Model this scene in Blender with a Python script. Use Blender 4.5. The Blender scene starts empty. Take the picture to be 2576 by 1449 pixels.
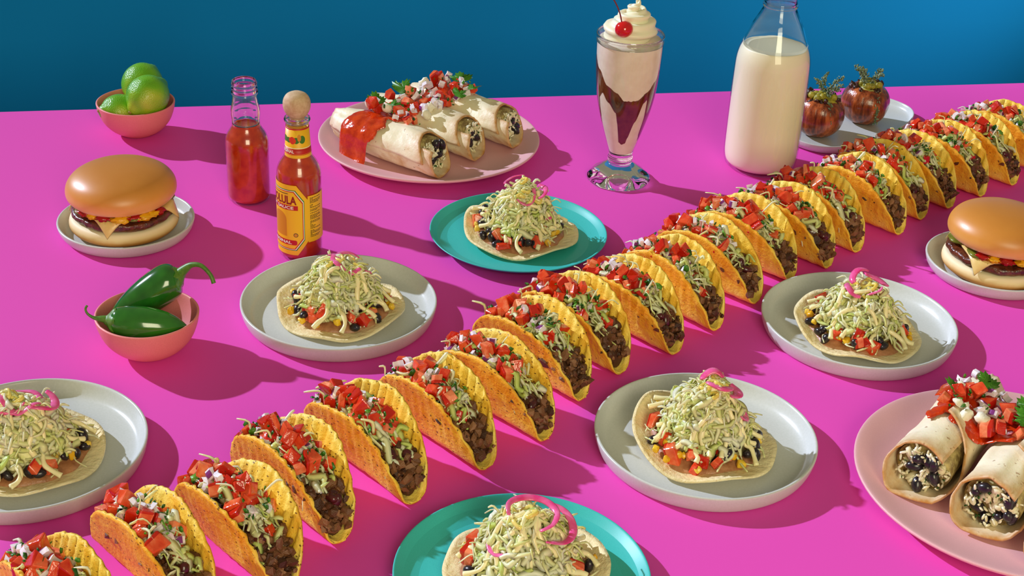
import bpy, bmesh, math, random
import numpy as np
from mathutils import Vector, Matrix, Euler, noise

S = 0.1                      # everything below is written in decimetres, built in metres
D2R = math.pi / 180
scene = bpy.context.scene
COL = scene.collection
rng = random.Random(7)

# ------------------------------------------------------------------ camera
cam_d = bpy.data.cameras.new('camera'); cam = bpy.data.objects.new('camera', cam_d); COL.objects.link(cam)
PITCH, ROLL, CAMH, FPX = 28.789 * D2R, 2.8735 * D2R, 7.55468, 3678.19
_R = Vector((1, 0, 0)); _F = Vector((0, math.cos(PITCH), -math.sin(PITCH))); _U = Vector((0, math.sin(PITCH), math.cos(PITCH)))
_R2 = _R * math.cos(ROLL) + _U * math.sin(ROLL); _U2 = -_R * math.sin(ROLL) + _U * math.cos(ROLL)
cam.matrix_world = Matrix.Translation((0, 0, CAMH * S)) @ Matrix((_R2, _U2, -_F)).transposed().to_4x4()
cam_d.sensor_fit = 'HORIZONTAL'; cam_d.sensor_width = 36; cam_d.lens = FPX * 36 / 2576
cam_d.clip_start = 0.05; cam_d.clip_end = 50
scene.camera = cam
# ------------------------------------------------------------------ world, sun, exposure
world = bpy.data.worlds.new('world'); scene.world = world; world.use_nodes = True
bg = world.node_tree.nodes['Background']; bg.inputs[0].default_value = (1.0, 0.94, 0.62, 1); bg.inputs[1].default_value = 0.22
SUN_AZ, SUN_EL = -25.0, 29.5
sun_d = bpy.data.lights.new('sun', 'SUN'); sun = bpy.data.objects.new('sun', sun_d); COL.objects.link(sun)
sun_d.energy = 4.25; sun_d.angle = 1.0 * D2R; sun_d.color = (0.73, 0.80, 1.0)
_sd = Vector((math.cos(SUN_AZ * D2R) * math.cos(SUN_EL * D2R), math.sin(SUN_AZ * D2R) * math.cos(SUN_EL * D2R), -math.sin(SUN_EL * D2R)))
sun.rotation_euler = _sd.to_track_quat('-Z', 'Y').to_euler(); sun.location = (-2, 3, 2)
soft_d = bpy.data.lights.new('studio_softbox', 'AREA'); soft = bpy.data.objects.new('studio_softbox', soft_d); COL.objects.link(soft)
soft_d.shape = 'RECTANGLE'; soft_d.size = 1.3; soft_d.size_y = 1.7; soft_d.energy = 64; soft_d.color = (1.0, .92, .62)
soft.location = (0.7, -2.0, 1.55); soft.rotation_euler = (Vector((0.05, 1.35, 0)) - Vector(soft.location)).to_track_quat('-Z', 'Y').to_euler()
spot_d = bpy.data.lights.new('backdrop_lamp', 'SPOT'); spot = bpy.data.objects.new('backdrop_lamp', spot_d); COL.objects.link(spot)
spot_d.energy = 66; spot_d.spot_size = 52 * D2R; spot_d.spot_blend = 1.0; spot_d.shadow_soft_size = .08; spot_d.color = (.8, .95, 1.0)
spot.location = (1.75, 2.36, .60); spot.rotation_euler = (Vector((.35, 2.62, -.12)) - Vector(spot.location)).to_track_quat('-Z', 'Y').to_euler()
vs = scene.view_settings; vs.view_transform = 'Standard'; vs.look = 'None'; vs.exposure = 0.0; vs.gamma = 1.0; vs.use_curve_mapping = False

# ------------------------------------------------------------------ materials
def lin(c):
    return tuple((x / 255 / 12.92 if x / 255 <= 0.04045 else ((x / 255 + 0.055) / 1.055) ** 2.4) for x in c) + (1,)
class NT:
    def __init__(self, name):
        self.m = bpy.data.materials.new(name); self.m.use_nodes = True; self.t = self.m.node_tree
        self.b = self.t.nodes['Principled BSDF']; self.o = self.t.nodes['Material Output']
    def n(self, kind, **kw):
        nd = self.t.nodes.new(kind)
        for k, v in kw.items(): setattr(nd, k, v)
        return nd
    def l(self, a, b): self.t.links.new(a, b)
    def coord(self, which='Object'):
        return self.n('ShaderNodeTexCoord').outputs[which]
    def noise(self, scale, detail=3, rough=.55, which='Object', vec=None):
        nd = self.n('ShaderNodeTexNoise'); nd.inputs['Scale'].default_value = scale; nd.inputs['Detail'].default_value = detail; nd.inputs['Roughness'].default_value = rough
        self.l(vec if vec is not None else self.coord(which), nd.inputs['Vector']); return nd.outputs['Fac']
    def ramp(self, fac, stops):
        r = self.n('ShaderNodeValToRGB'); e = r.color_ramp.elements
        while len(e) < len(stops): e.new(0.5)
        for i, (p, c) in enumerate(stops): e[i].position = p; e[i].color = lin(c)
        self.l(fac, r.inputs[0]); return r.outputs[0]
    def mix(self, fac, a, b, mode='MIX'):
        x = self.n('ShaderNodeMix', data_type='RGBA', blend_type=mode)
        if isinstance(fac, (int, float)): x.inputs[0].default_value = fac
        else: self.l(fac, x.inputs[0])
        for v, s in ((a, x.inputs[6]), (b, x.inputs[7])):
            if isinstance(v, tuple): s.default_value = lin(v)
            else: self.l(v, s)
        return x.outputs[2]
    def math(self, op, a, b=0.0):
        x = self.n('ShaderNodeMath', operation=op)
        for v, s in ((a, x.inputs[0]), (b, x.inputs[1])):
            if isinstance(v, (int, float)): s.default_value = v
            else: self.l(v, s)
        return x.outputs[0]
    def base(self, c):
        if isinstance(c, tuple): self.b.inputs['Base Color'].default_value = lin(c)
        else: self.l(c, self.b.inputs['Base Color'])
    def bump(self, fac, strength=.3, dist=.001):
        x = self.n('ShaderNodeBump'); x.inputs['Strength'].default_value = strength; x.inputs['Distance'].default_value = dist
        self.l(fac, x.inputs['Height']); self.l(x.outputs[0], self.b.inputs['Normal'])
    def set(self, **kw):
        names = dict(rough='Roughness', spec='Specular IOR Level', coat='Coat Weight', coatr='Coat Roughness', sss='Subsurface Weight', sssc='Subsurface Scale', sheen='Sheen Weight', sheenr='Sheen Roughness', trans='Transmission Weight', ior='IOR', metal='Metallic')
        for k, v in kw.items(): self.b.inputs[names[k]].default_value = v
        return self
    def attr(self, name='v'):
        a = self.n('ShaderNodeAttribute'); a.attribute_name = name; return a.outputs['Fac']
    def rand(self):
        return self.n('ShaderNodeObjectInfo').outputs['Random']
def simple(name, c1, c2=None, scale=300, rough=.5, bump=0, bscale=None, **kw):
    k = NT(name)
    if c2: k.base(k.ramp(k.noise(scale), [(.35, c1), (.65, c2)]))
    else: k.base(c1)
    k.set(rough=rough, **kw)
    if bump: k.bump(k.noise(bscale or scale * 2), bump)
    return k.m
def ramp_by(name, src, stops, rough=.5, bump=0, bscale=400, **kw):
    k = NT(name); k.base(k.ramp(k.rand() if src == 'rand' else k.attr(), stops)); k.set(rough=rough, **kw)
    if bump: k.bump(k.noise(bscale), bump)
    return k.m
M = {}
def _table():
    k = NT('pink_paper'); n = k.noise(900, 4)
    k.base(k.mix(k.math('MULTIPLY', n, .25), (233, 76, 185), (228, 70, 190))); k.set(rough=.7, spec=.3)
    k.bump(k.noise(2500, 2), .12, .0004); return k.m
M['table'] = _table()
def _wall():
    k = NT('blue_paper'); n = k.noise(700, 4)
    k.base(k.mix(k.math('MULTIPLY', n, .3), (0, 136, 208), (2, 126, 196))); k.set(rough=.8, spec=.2); k.bump(k.noise(1500, 2), .1, .0004); return k.m
M['wall'] = _wall()
M['floor'] = simple('studio_floor', (70, 70, 74), (60, 60, 64), 40, .7)
M['white_glaze'] = simple('white_glaze', (208, 210, 206), (202, 205, 199), 500, .28, .03, 1500, spec=.5)
M['teal'] = simple('teal_bamboo', (62, 190, 184), (54, 182, 177), 1500, .42, .04, 2500)
M['pink_plate'] = simple('pink_plate', (232, 178, 180), (226, 170, 174), 1400, .5, .05, 2500)
M['bowl'] = simple('coral_bowl', (234, 136, 132), (228, 128, 126), 900, .5, .05, 2500)
def _glass(name, tint=(1, 1, 1), gl=1.0):
    k = NT(name); t = k.t; t.nodes.remove(k.b)
    tr = k.n('ShaderNodeBsdfTransparent'); tr.inputs[0].default_value = tint + (1,)
    go = k.n('ShaderNodeBsdfGlossy'); go.inputs['Roughness'].default_value = .03
    lw = k.n('ShaderNodeLayerWeight'); lw.inputs[0].default_value = .5; fr = k.math('ADD', .045, k.math('MULTIPLY', k.math('POWER', lw.outputs['Facing'], 4.0), .9))
    mx = k.n('ShaderNodeMixShader'); k.l(k.math('MULTIPLY', fr, gl), mx.inputs[0]); k.l(tr.outputs[0], mx.inputs[1]); k.l(go.outputs[0], mx.inputs[2]); k.l(mx.outputs[0], k.o.inputs[0])
    return k.m
M['glass'] = _glass('thin_glass', (.98, .99, .985), .8)
k = NT('solid_glass'); k.base((248, 252, 252)); k.set(rough=.02, trans=1.0, ior=1.47); M['solid_glass'] = k.m
M['neck_glass'] = M['solid_glass']
M['milk'] = simple('milk', (250, 240, 208), rough=.4)
M['shake'] = simple('milkshake', (242, 228, 208), (232, 214, 192), 60, .5)
M['syrup'] = simple('chocolate_syrup', (82, 32, 14), (118, 54, 26), 60, .18, spec=.6)
M['cream'] = simple('whipped_cream', (250, 240, 206), rough=.4, sss=.3, sssc=.006)
M['cherry'] = simple('cherry_skin', (214, 10, 20), rough=.1, coat=.5, spec=.6)
M['cherry_stem'] = simple('cherry_stem', (120, 8, 20), rough=.4)
M['sauce'] = simple('hot_sauce', (206, 62, 12), (180, 36, 8), 80, .22, spec=.6, coat=.4, coatr=.05)
M['wood'] = simple('wood_stopper', (214, 184, 146), (196, 160, 120), 250, .65, .1, 900)
M['metal'] = simple('grey_collar', (190, 186, 170), rough=.3, metal=.4)
for nm, c in dict(lab_yellow=(250, 190, 24), lab_red=(196, 26, 22), lab_dark=(150, 30, 14), lab_white=(244, 238, 222), lab_green=(40, 120, 50), lab_orange=(216, 140, 28), lab_black=(60, 44, 24), lab_leaf=(60, 120, 30), lab_tomato=(226, 64, 26)).items():
    M[nm] = simple(nm, c, rough=.45)
def _bun(name, stops, rough, coat):
    k = NT(name); sep = k.n('ShaderNodeSeparateXYZ'); k.l(k.coord('Generated'), sep.inputs[0])
    f = k.math('ADD', sep.outputs[2], k.math('MULTIPLY', k.math('SUBTRACT', k.noise(45, 4), .5), .25))
    k.base(k.ramp(f, stops)); k.set(rough=rough, coat=coat, coatr=.3, sss=.08, sssc=.004); k.bump(k.noise(1400, 3), .08, .0006); return k.m
M['bun_top'] = _bun('bun_top', [(.02, (246, 214, 160)), (.2, (234, 176, 94)), (.45, (220, 148, 60)), (.95, (200, 126, 44))], .42, .3)
M['bun_bottom'] = _bun('bun_bottom', [(.05, (186, 112, 42)), (.42, (214, 150, 72)), (.68, (246, 216, 160)), (.95, (250, 234, 194))], .6, 0)
M['patty'] = simple('beef_patty', (66, 26, 14), (116, 56, 30), 160, .28, 1.0, 260, spec=.7)
M['cheese'] = simple('cheese_slice', (238, 208, 132), (232, 198, 118), 100, .32, sss=.1, sssc=.004)
M['ketchup'] = simple('ketchup', (170, 18, 12), rough=.2)
M['mustard'] = simple('mustard', (236, 172, 10), rough=.3)
M['pickle'] = simple('pickle_slice', (128, 130, 38), (96, 104, 26), 200, .3)
def _lime():
    k = NT('lime_skin'); c = k.ramp(k.noise(18, 2), [(.36, (78, 154, 12)), (.52, (114, 182, 22)), (.7, (182, 200, 48))])
    k.base(c); k.set(rough=.3, spec=.5, coat=.15); v = k.n('ShaderNodeTexVoronoi'); v.inputs['Scale'].default_value = 700; k.l(k.coord(), v.inputs['Vector']); k.bump(v.outputs['Distance'], .35, .0012); return k.m
M['lime'] = _lime()
M['lime_end'] = simple('lime_end', (150, 130, 60), rough=.7)
M['pepper'] = simple('green_chilli', (22, 84, 20), (44, 116, 28), 30, .14, .06, 120, spec=.7, coat=.4)
M['calyx'] = simple('chilli_calyx', (70, 118, 32), (96, 136, 44), 300, .45)
def _roast():
    k = NT('roasted_skin'); mp = k.n('ShaderNodeMapping'); mp.inputs['Scale'].default_value = (1, 1, .16); k.l(k.coord(), mp.inputs[0])
    st = k.noise(170, 4, .6, vec=mp.outputs[0]); bl = k.noise(40, 3)
    f = k.math('ADD', k.math('MULTIPLY', st, .55), k.math('MULTIPLY', bl, .45))
    k.base(k.ramp(f, [(.36, (46, 16, 8)), (.48, (126, 50, 18)), (.62, (190, 98, 48))])); k.set(rough=.24, coat=.5, coatr=.1); k.bump(f, .6, .004); return k.m
M['roast'] = _roast()
M['char'] = simple('charred_edge', (36, 14, 8), (70, 30, 14), 200, .35, .4, 300)
M['mash'] = simple('yellow_green_stuffing', (176, 160, 44), (132, 128, 40), 160, .45, .5, 300)
M['thyme'] = ramp_by('thyme', 'v', [(.0, (84, 104, 70)), (.6, (120, 140, 104)), (1, (156, 168, 130))], .6)
def _shell(name, gate):
    k = NT(name); a = k.math('ADD', k.noise(28, 4), k.math('MULTIPLY', k.math('SUBTRACT', k.attr(), .5), .22)); c = k.ramp(a, [(.3, (242, 164, 34)), (.5, (252, 202, 66)), (.72, (255, 226, 112))])
    v = k.n('ShaderNodeTexVoronoi'); v.inputs['Scale'].default_value = 300
    mp = k.n('ShaderNodeMapping'); mp.inputs['Scale'].default_value = (.55, 1, 1); k.l(k.coord(), mp.inputs[0]); k.l(mp.outputs[0], v.inputs['Vector'])
    sp = k.math('MULTIPLY', k.math('LESS_THAN', v.outputs['Distance'], .21), k.math('GREATER_THAN', k.noise(90, 2), gate))
    k.base(k.mix(k.math('MULTIPLY', sp, .8), c, (96, 44, 8))); k.set(rough=.5, spec=.35, sss=.12, sssc=.004)
    h = k.math('SUBTRACT', k.noise(330, 3), k.math('MULTIPLY', sp, .6)); k.bump(h, .55, .002); return k.m
M['shell'] = _shell('speckled_shell', .45); M['shell_plain'] = _shell('plain_shell', .60)
M['beef'] = ramp_by('ground_beef', 'v', [(0, (62, 32, 16)), (.5, (108, 64, 36)), (1, (150, 102, 66))], .42, .7, 900, spec=.5)
M['kidney'] = simple('kidney_bean', (58, 14, 18), (86, 24, 26), 200, .22, spec=.6)
M['black_bean'] = simple('black_bean', (24, 18, 26), (44, 32, 40), 300, .25, spec=.6)
M['lettuce'] = ramp_by('shredded_lettuce', 'v', [(0, (214, 230, 116)), (.25, (240, 242, 158)), (.65, (253, 248, 194)), (1, (255, 252, 224))], .35, sss=.2, sssc=.005)
def _translucent(m, w):
    t = m.node_tree; b = t.nodes['Principled BSDF']; o = t.nodes['Material Output']; tl = t.nodes.new('ShaderNodeBsdfTranslucent'); mx = t.nodes.new('ShaderNodeMixShader'); mx.inputs[0].default_value = w
    t.links.new(b.inputs['Base Color'].links[0].from_socket, tl.inputs[0]); t.links.new(b.outputs[0], mx.inputs[1]); t.links.new(tl.outputs[0], mx.inputs[2]); t.links.new(mx.outputs[0], o.inputs[0])
_translucent(M['lettuce'], .28)
M['lettuce_core'] = simple('lettuce_mound', (236, 236, 150), (250, 244, 190), 220, .5, .6, 300)
def _tomato():
    k = NT('diced_tomato'); s = k.n('ShaderNodeSeparateXYZ'); k.l(k.coord('Generated'), s.inputs[0])
    fl = k.ramp(k.math('ADD', k.math('MULTIPLY', k.noise(140, 3), .6), k.math('MULTIPLY', k.rand(), .4)), [(.3, (212, 44, 16)), (.5, (230, 86, 46)), (.72, (240, 140, 96))])
    sk = k.math('GREATER_THAN', k.math('ADD', s.outputs[2], k.math('MULTIPLY', k.rand(), .3)), .92)
    k.base(k.mix(sk, fl, (194, 32, 14))); k.set(rough=.16, spec=.6, sss=.15, sssc=.003); k.bump(k.noise(260, 2), .35, .0015); return k.m
M['tomato'] = _tomato()
def _onion():
    k = NT('diced_red_onion'); s = k.n('ShaderNodeSeparateXYZ'); k.l(k.coord('Generated'), s.inputs[0])
    w = k.n('ShaderNodeTexWave'); w.inputs['Scale'].default_value = 1.4; w.inputs['Distortion'].default_value = 1; w.bands_direction = 'Z'; k.l(k.coord('Generated'), w.inputs[0])
    base = k.mix(k.math('MULTIPLY', w.outputs['Fac'], .35), (246, 238, 240), (206, 170, 204))
    pf = k.math('MULTIPLY', k.math('GREATER_THAN', s.outputs[2], .86), k.math('GREATER_THAN', k.rand(), .35))
    k.base(k.mix(pf, base, (128, 52, 120))); k.set(rough=.22, spec=.5, sss=.2, sssc=.003); return k.m
M['onion'] = _onion()
M['cilantro'] = ramp_by('chopped_cilantro', 'v', [(0, (22, 74, 14)), (.6, (52, 118, 24)), (1, (104, 160, 44))], .4)
M['leaf'] = simple('cilantro_leaf', (58, 130, 26), (96, 170, 44), 160, .35, .2, 400, sss=.1, sssc=.002)
_translucent(M['leaf'], .35)
M['tortilla'] = (lambda k: (k.base(k.mix(k.math('MULTIPLY', k.math('GREATER_THAN', k.noise(70, 3), .66), .55), k.ramp(k.noise(24, 4), [(.3, (238, 212, 150)), (.7, (250, 234, 186))]), (214, 170, 100))), k.set(rough=.6, sss=.1, sssc=.004), k.bump(k.noise(110, 5), .8, .004), k.m)[-1])(NT('corn_tortilla'))
def _flour():
    k = NT('flour_tortilla'); sp = k.ramp(k.noise(34, 4), [(.56, (0, 0, 0)), (.78, (255, 255, 255))]); c = k.ramp(k.noise(20, 3), [(.3, (242, 226, 184)), (.7, (250, 240, 210))])
    c = k.mix(sp, c, (214, 164, 96)); ed = k.math('MULTIPLY', k.attr(), k.math('ADD', .35, k.noise(120, 3))); c = k.mix(ed, c, (196, 136, 62))
    dk = k.math('MULTIPLY', k.math('GREATER_THAN', k.noise(150, 2), .70), .6); c = k.mix(dk, c, (150, 96, 44))
    k.base(c); k.set(rough=.5, sss=.1, sssc=.004); k.bump(k.noise(90, 4), .5, .002); return k.m
M['flour'] = _flour()
M['refried'] = simple('refried_beans', (160, 104, 66), (188, 132, 90), 130, .4, .8, 200)
M['corn'] = ramp_by('corn_kernel', 'rand', [(0, (226, 166, 20)), (.6, (240, 196, 44)), (1, (238, 206, 96))], .25, sss=.15, sssc=.002)
M['crema'] = simple('crema_sauce', (252, 240, 188), (248, 234, 176), 120, .22, sss=.15, sssc=.003)
M['pink_onion'] = simple('pickled_onion', (232, 60, 138), (240, 120, 176), 90, .15, spec=.7, sss=.3, sssc=.003)
M['yellow_pepper'] = ramp_by('pickled_pepper', 'rand', [(0, (226, 204, 90)), (1, (240, 222, 130))], .2, sss=.3, sssc=.003)
M['rice'] = ramp_by('rice', 'v', [(0, (226, 214, 168)), (1, (248, 244, 224))], .35, sss=.1, sssc=.002)
M['filling'] = simple('rice_filling', (196, 176, 110), (120, 96, 52), 170, .5, .6, 260)
M['red_sauce'] = simple('enchilada_sauce', (214, 66, 14), (186, 40, 8), 110, .14, .9, 130, spec=.7)
M['crumble'] = simple('white_cheese', (246, 240, 220), (238, 228, 200), 300, .55, .5, 500)

# ------------------------------------------------------------------ mesh helpers
class MB:
    def __init__(s): s.v = []; s.f = []; s.a = []
    def add(s, vs_, fs, val=0.5):
        o = len(s.v); s.v.extend([tuple(p) for p in vs_]); s.f.extend([tuple(i + o for i in q) for q in fs]); s.a.extend([val] * len(vs_)); return s
    def mesh(s, name, mat, smooth=True):
        me = bpy.data.meshes.new(name); me.from_pydata([(x * S, y * S, z * S) for x, y, z in s.v], [], s.f)
        me.materials.append(M[mat])
        at = me.attributes.new('v', 'FLOAT', 'POINT'); at.data.foreach_set('value', np.array(s.a, dtype=np.float32))
        if smooth: me.polygons.foreach_set('use_smooth', [True] * len(me.polygons))
        bm = bmesh.new(); bm.from_mesh(me); bmesh.ops.recalc_face_normals(bm, faces=bm.faces); bm.to_mesh(me); bm.free()
        me.update(); return me
    def build(s, name, mat, parent=None, smooth=True, loc=(0, 0, 0), rot=(0, 0, 0), kind=None, label=None):
        return place(name, s.mesh(name, mat, smooth), parent, loc, rot, 1, kind, label)
def place(name, me, parent=None, loc=(0, 0, 0), rot=(0, 0, 0), sc=1, kind=None, label=None):
    o = bpy.data.objects.new(name, me); COL.objects.link(o); o.parent = parent
    o.location = (loc[0] * S, loc[1] * S, loc[2] * S); o.rotation_euler = rot
    o.scale = (sc, sc, sc) if isinstance(sc, (int, float)) else sc
    if kind: o['kind'] = kind
    if label: o['label'] = label
    return o
def tag(o, label, cat, group=None):
    o['label'] = label; o['category'] = cat
    if group: o['group'] = group
    return o
def thing(name, label, cat, loc, rot=(0, 0, 0), group=None):
    o = bpy.data.objects.new(name, None); COL.objects.link(o); o.empty_display_size = .01
    o.location = (loc[0] * S, loc[1] * S, loc[2] * S); o.rotation_euler = rot
    return tag(o, label, cat, group)
def lathe(prof, n=64, fr=None):
    """prof: [(r,z)] bottom to top; r==0 closes. fr(ang,z)->radius factor"""
    v = []; f = []; rings = []
    for r, z in prof:
        if r < 1e-6: rings.append([len(v)]); v.append((0, 0, z))
        else:
            rings.append(list(range(len(v), len(v) + n)))
            for i in range(n):
                a = 2 * math.pi * i / n; k = fr(a, z) if fr else 1
                v.append((r * k * math.cos(a), r * k * math.sin(a), z))
    for A, B in zip(rings, rings[1:]):
        for i in range(n):
            j = (i + 1) % n
            if len(A) == 1 and len(B) == 1: break
            if len(A) == 1: f.append((A[0], B[j], B[i]))
            elif len(B) == 1: f.append((A[i], A[j], B[0]))
            else: f.append((A[i], A[j], B[j], B[i]))
    return v, f
def smooth_prof(pts, k=4):
    out = []
    P = [pts[0]] + list(pts) + [pts[-1]]
    for i in range(1, len(P) - 2):
        for t in [j / k for j in range(k)]:
            a, b, c, d = P[i - 1], P[i], P[i + 1], P[i + 2]
            out.append(tuple(.5 * (2 * b[m] + (c[m] - a[m]) * t + (2 * a[m] - 5 * b[m] + 4 * c[m] - d[m]) * t * t + (3 * b[m] - a[m] - 3 * c[m] + d[m]) * t ** 3) for m in range(len(b))))
    out.append(tuple(pts[-1])); return out
def sprof(pts, k=4):
    return [(max(r, 0.0), z) for r, z in smooth_prof(pts, k)]
def tube(pts, rad, n=8, flat=1.0, up=None):
    v = []; f = []; P = [Vector(p) for p in pts]; m = len(P)
    N = Vector(up) if up else Vector((.13, .21, .97))
    for i, p in enumerate(P):
        t = (P[min(i + 1, m - 1)] - P[max(i - 1, 0)]).normalized()
        s = t.cross(N)
        if s.length < 1e-4: s = t.cross(Vector((1, 0, 0)))
        s.normalize(); N = s.cross(t).normalized()
        r = rad[i] if isinstance(rad, (list, tuple)) else rad
        for j in range(n):
            a = 2 * math.pi * j / n; v.append(p + s * (r * math.cos(a)) + N * (r * flat * math.sin(a)))
    for i in range(m - 1):
        for j in range(n):
            k2 = (j + 1) % n; f.append((i * n + j, i * n + k2, (i + 1) * n + k2, (i + 1) * n + j))
    f.append(tuple(range(n))[::-1]); f.append(tuple((m - 1) * n + j for j in range(n)))
    return v, f
def curve(pts, k=5): return smooth_prof([tuple(p) for p in pts], k)
_ico = {}
def ico(sub):
    if sub not in _ico:
        bm = bmesh.new(); bmesh.ops.create_icosphere(bm, subdivisions=sub, radius=1); bm.verts.ensure_lookup_table()
        _ico[sub] = ([v.co.copy() for v in bm.verts], [tuple(v.index for v in f.verts) for f in bm.faces]); bm.free()
    return _ico[sub]
def blob(c, r, sub=2, amp=0.0, freq=3.0, rot=None, seed=0):
    vs_, fs = ico(sub); r = (r, r, r) if isinstance(r, (int, float)) else r; out = []
    R = rot.to_matrix() if rot else None
    for p in vs_:
        k = 1 + amp * noise.noise(p * freq + Vector((seed * 7.3, seed * 1.7, 0))) if amp else 1
        q = Vector((p.x * r[0] * k, p.y * r[1] * k, p.z * r[2] * k))
        if R: q = R @ q
        out.append(q + Vector(c))
    return out, fs
def reuler(g): return Euler((g.uniform(0, 6.28), g.uniform(0, 6.28), g.uniform(0, 6.28)))
def nz(x, y, z, f): return noise.noise(Vector((x * f, y * f, z * f)))
def dice(g, sx, sy, sz, bev=.14):
    bm = bmesh.new(); bmesh.ops.create_cube(bm, size=1)
    for v in bm.verts:
        v.co += Vector((g.uniform(-.2, .2), g.uniform(-.2, .2), g.uniform(-.2, .2)))
    bmesh.ops.bevel(bm, geom=list(bm.edges), offset=bev, segments=2, affect='EDGES', profile=.5)
    for v in bm.verts: v.co = Vector((v.co.x * sx, v.co.y * sy, v.co.z * sz))
    bm.verts.index_update(); r = ([v.co.copy() for v in bm.verts], [tuple(v.index for v in f.verts) for f in bm.faces]); bm.free(); return r
def onion_piece(g):
    w, d, h = g.uniform(.07, .12), g.uniform(.05, .08), g.uniform(.026, .045); v = []; f = []; nx = 5; bend = g.uniform(.1, .3)
    for i in range(nx):
        x = (i / (nx - 1) - .5) * w; zz = -bend * x * x / w * 4
        for (y, z) in ((-d / 2, 0), (-d / 2 * .8, h), (d / 2 * .8, h), (d / 2, 0)): v.append((x, y * g.uniform(.85, 1.1), z + zz))
    for i in range(nx - 1):
        for j in range(4): f.append((i * 4 + j, i * 4 + (j + 1) % 4, i * 4 + 4 + (j + 1) % 4, i * 4 + 4 + j))
    f.append((3, 2, 1, 0)); f.append(tuple((nx - 1) * 4 + j for j in range(4))); return v, f
gv = random.Random(3)
TOM = [MB().add(*dice(gv, gv.uniform(.09, .145), gv.uniform(.08, .12), gv.uniform(.055, .10), .11)).mesh('tomato_piece', 'tomato', False) for _ in range(8)]
ONI = [MB().add(*onion_piece(gv)).mesh('onion_piece', 'onion', False) for _ in range(8)]
BEAN = [MB().add(*blob((0, 0, 0), (.066 * gv.uniform(.9, 1.1), .045, .04), 2, .12, 2, seed=i)).mesh('black_bean', 'black_bean') for i in range(3)]
KID = [MB().add(*blob((0, 0, 0), (.09, .05, .045), 2, .15, 2, seed=i)).mesh('kidney_bean', 'kidney') for i in range(3)]
CORN = [MB().add(*dice(gv, .062, .05, .045, .24)).mesh('corn_kernel', 'corn') for i in range(3)]
CRUMB = [MB().add(*blob((0, 0, 0), (.07, .055, .045), 2, .5, 3, seed=i + 4)).mesh('cheese_crumble', 'crumble') for i in range(4)]
def leaf_bit(g, p, size):
    e = reuler(g).to_matrix(); pts = [(-.5, 0, 0), (-.1, .38, .05), (.5, .1, 0), (.3, -.35, .06), (-.2, -.3, .03)]; v = []
    for q in pts: v.append(e @ Vector(q) * size + Vector(p))
    nrm = e @ Vector((0, 0, .1 * size)); n = len(v); v2 = [q + nrm for q in v]
    return v + v2, [tuple(range(n))[::-1], tuple(range(n, 2 * n))] + [(i, (i + 1) % n, n + (i + 1) % n, n + i) for i in range(n)]
def cilantro_leaf_mesh(g, size):
    out = []
    for lobe in (-1, 0, 1):
        for j in range(9):
            t = j / 8; a = lobe * 55 * D2R + (t - .5) * 58 * D2R; r = (1.0 if lobe == 0 else .85) * (.66 + .34 * math.sin(math.pi * t)) * (1 + (.1 if j % 2 else -.1))
            out.append((r * math.sin(a), r * math.cos(a)))
        if lobe < 1: a = (lobe * 55 + 27.5) * D2R; out.append((.42 * math.sin(a), .42 * math.cos(a)))
    out = [(0, -.05)] + out; n = len(out); v = []; f = []
    def zf(x, y): return .22 * x * x * g.uniform(.5, 1.2) - .18 * (y - .4) ** 2 + .06 * math.sin(7 * x)
    top = []
    for lay in (0, 1):
        for x, y in out: v.append((x * size, y * size, zf(x, y) * size + lay * .008))
    c0 = len(v); v.append((0, .35 * size, 0)); v.append((0, .35 * size, .008))
    for i in range(n):
        j = (i + 1) % n
        f.append((c0, j, i)); f.append((c0 + 1, n + i, n + j)); f.append((i, j, n + j, n + i))
    tv, tf = tube([(0, 0, 0), (.02 * size, -.3 * size, -.04 * size), (.08 * size, -.6 * size, -.03 * size)], .012, 5)
    o = len(v); v.extend(tv); f.extend([tuple(i + o for i in q) for q in tf]); return v, f
LEAF = [MB().add(*cilantro_leaf_mesh(gv, 1.0)).mesh('cilantro_leaf', 'leaf') for _ in range(4)]

# ------------------------------------------------------------------ setting
def edge_y(x): return 19.33 + .214 * x
def prism(poly, z0, z1):
    n = len(poly); v = [(x, y, z0) for x, y in poly] + [(x, y, z1) for x, y in poly]
    return v, [tuple(range(n))[::-1], tuple(range(n, 2 * n))] + [(i, (i + 1) % n, n + (i + 1) % n, n + i) for i in range(n)]
table = MB().add(*prism([(-22, 3), (22, 3), (22, edge_y(22)), (-22, edge_y(-22))], -.35, 0)).build('table', 'table', None, False)
tag(table, 'bright pink paper-covered tabletop filling the scene under all the food', 'table')
WD = 6.0
wall = MB().add(*prism([(-34, edge_y(-34) + WD), (34, edge_y(34) + WD), (34, edge_y(34) + WD + .5), (-34, edge_y(-34) + WD + .5)], -8, 3.6)).build('wall_back', 'wall', None, False)
floor = MB().add(*prism([(-40, -14), (40, -14), (40, edge_y(40) + WD), (-40, edge_y(-40) + WD)], -8.3, -8)).build('floor', 'floor', None, False); floor['kind'] = 'structure'; floor['label'] = 'plain dark studio floor below the table'
wall['kind'] = 'structure'; wall['label'] = 'plain deep blue paper backdrop behind the pink table'

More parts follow.
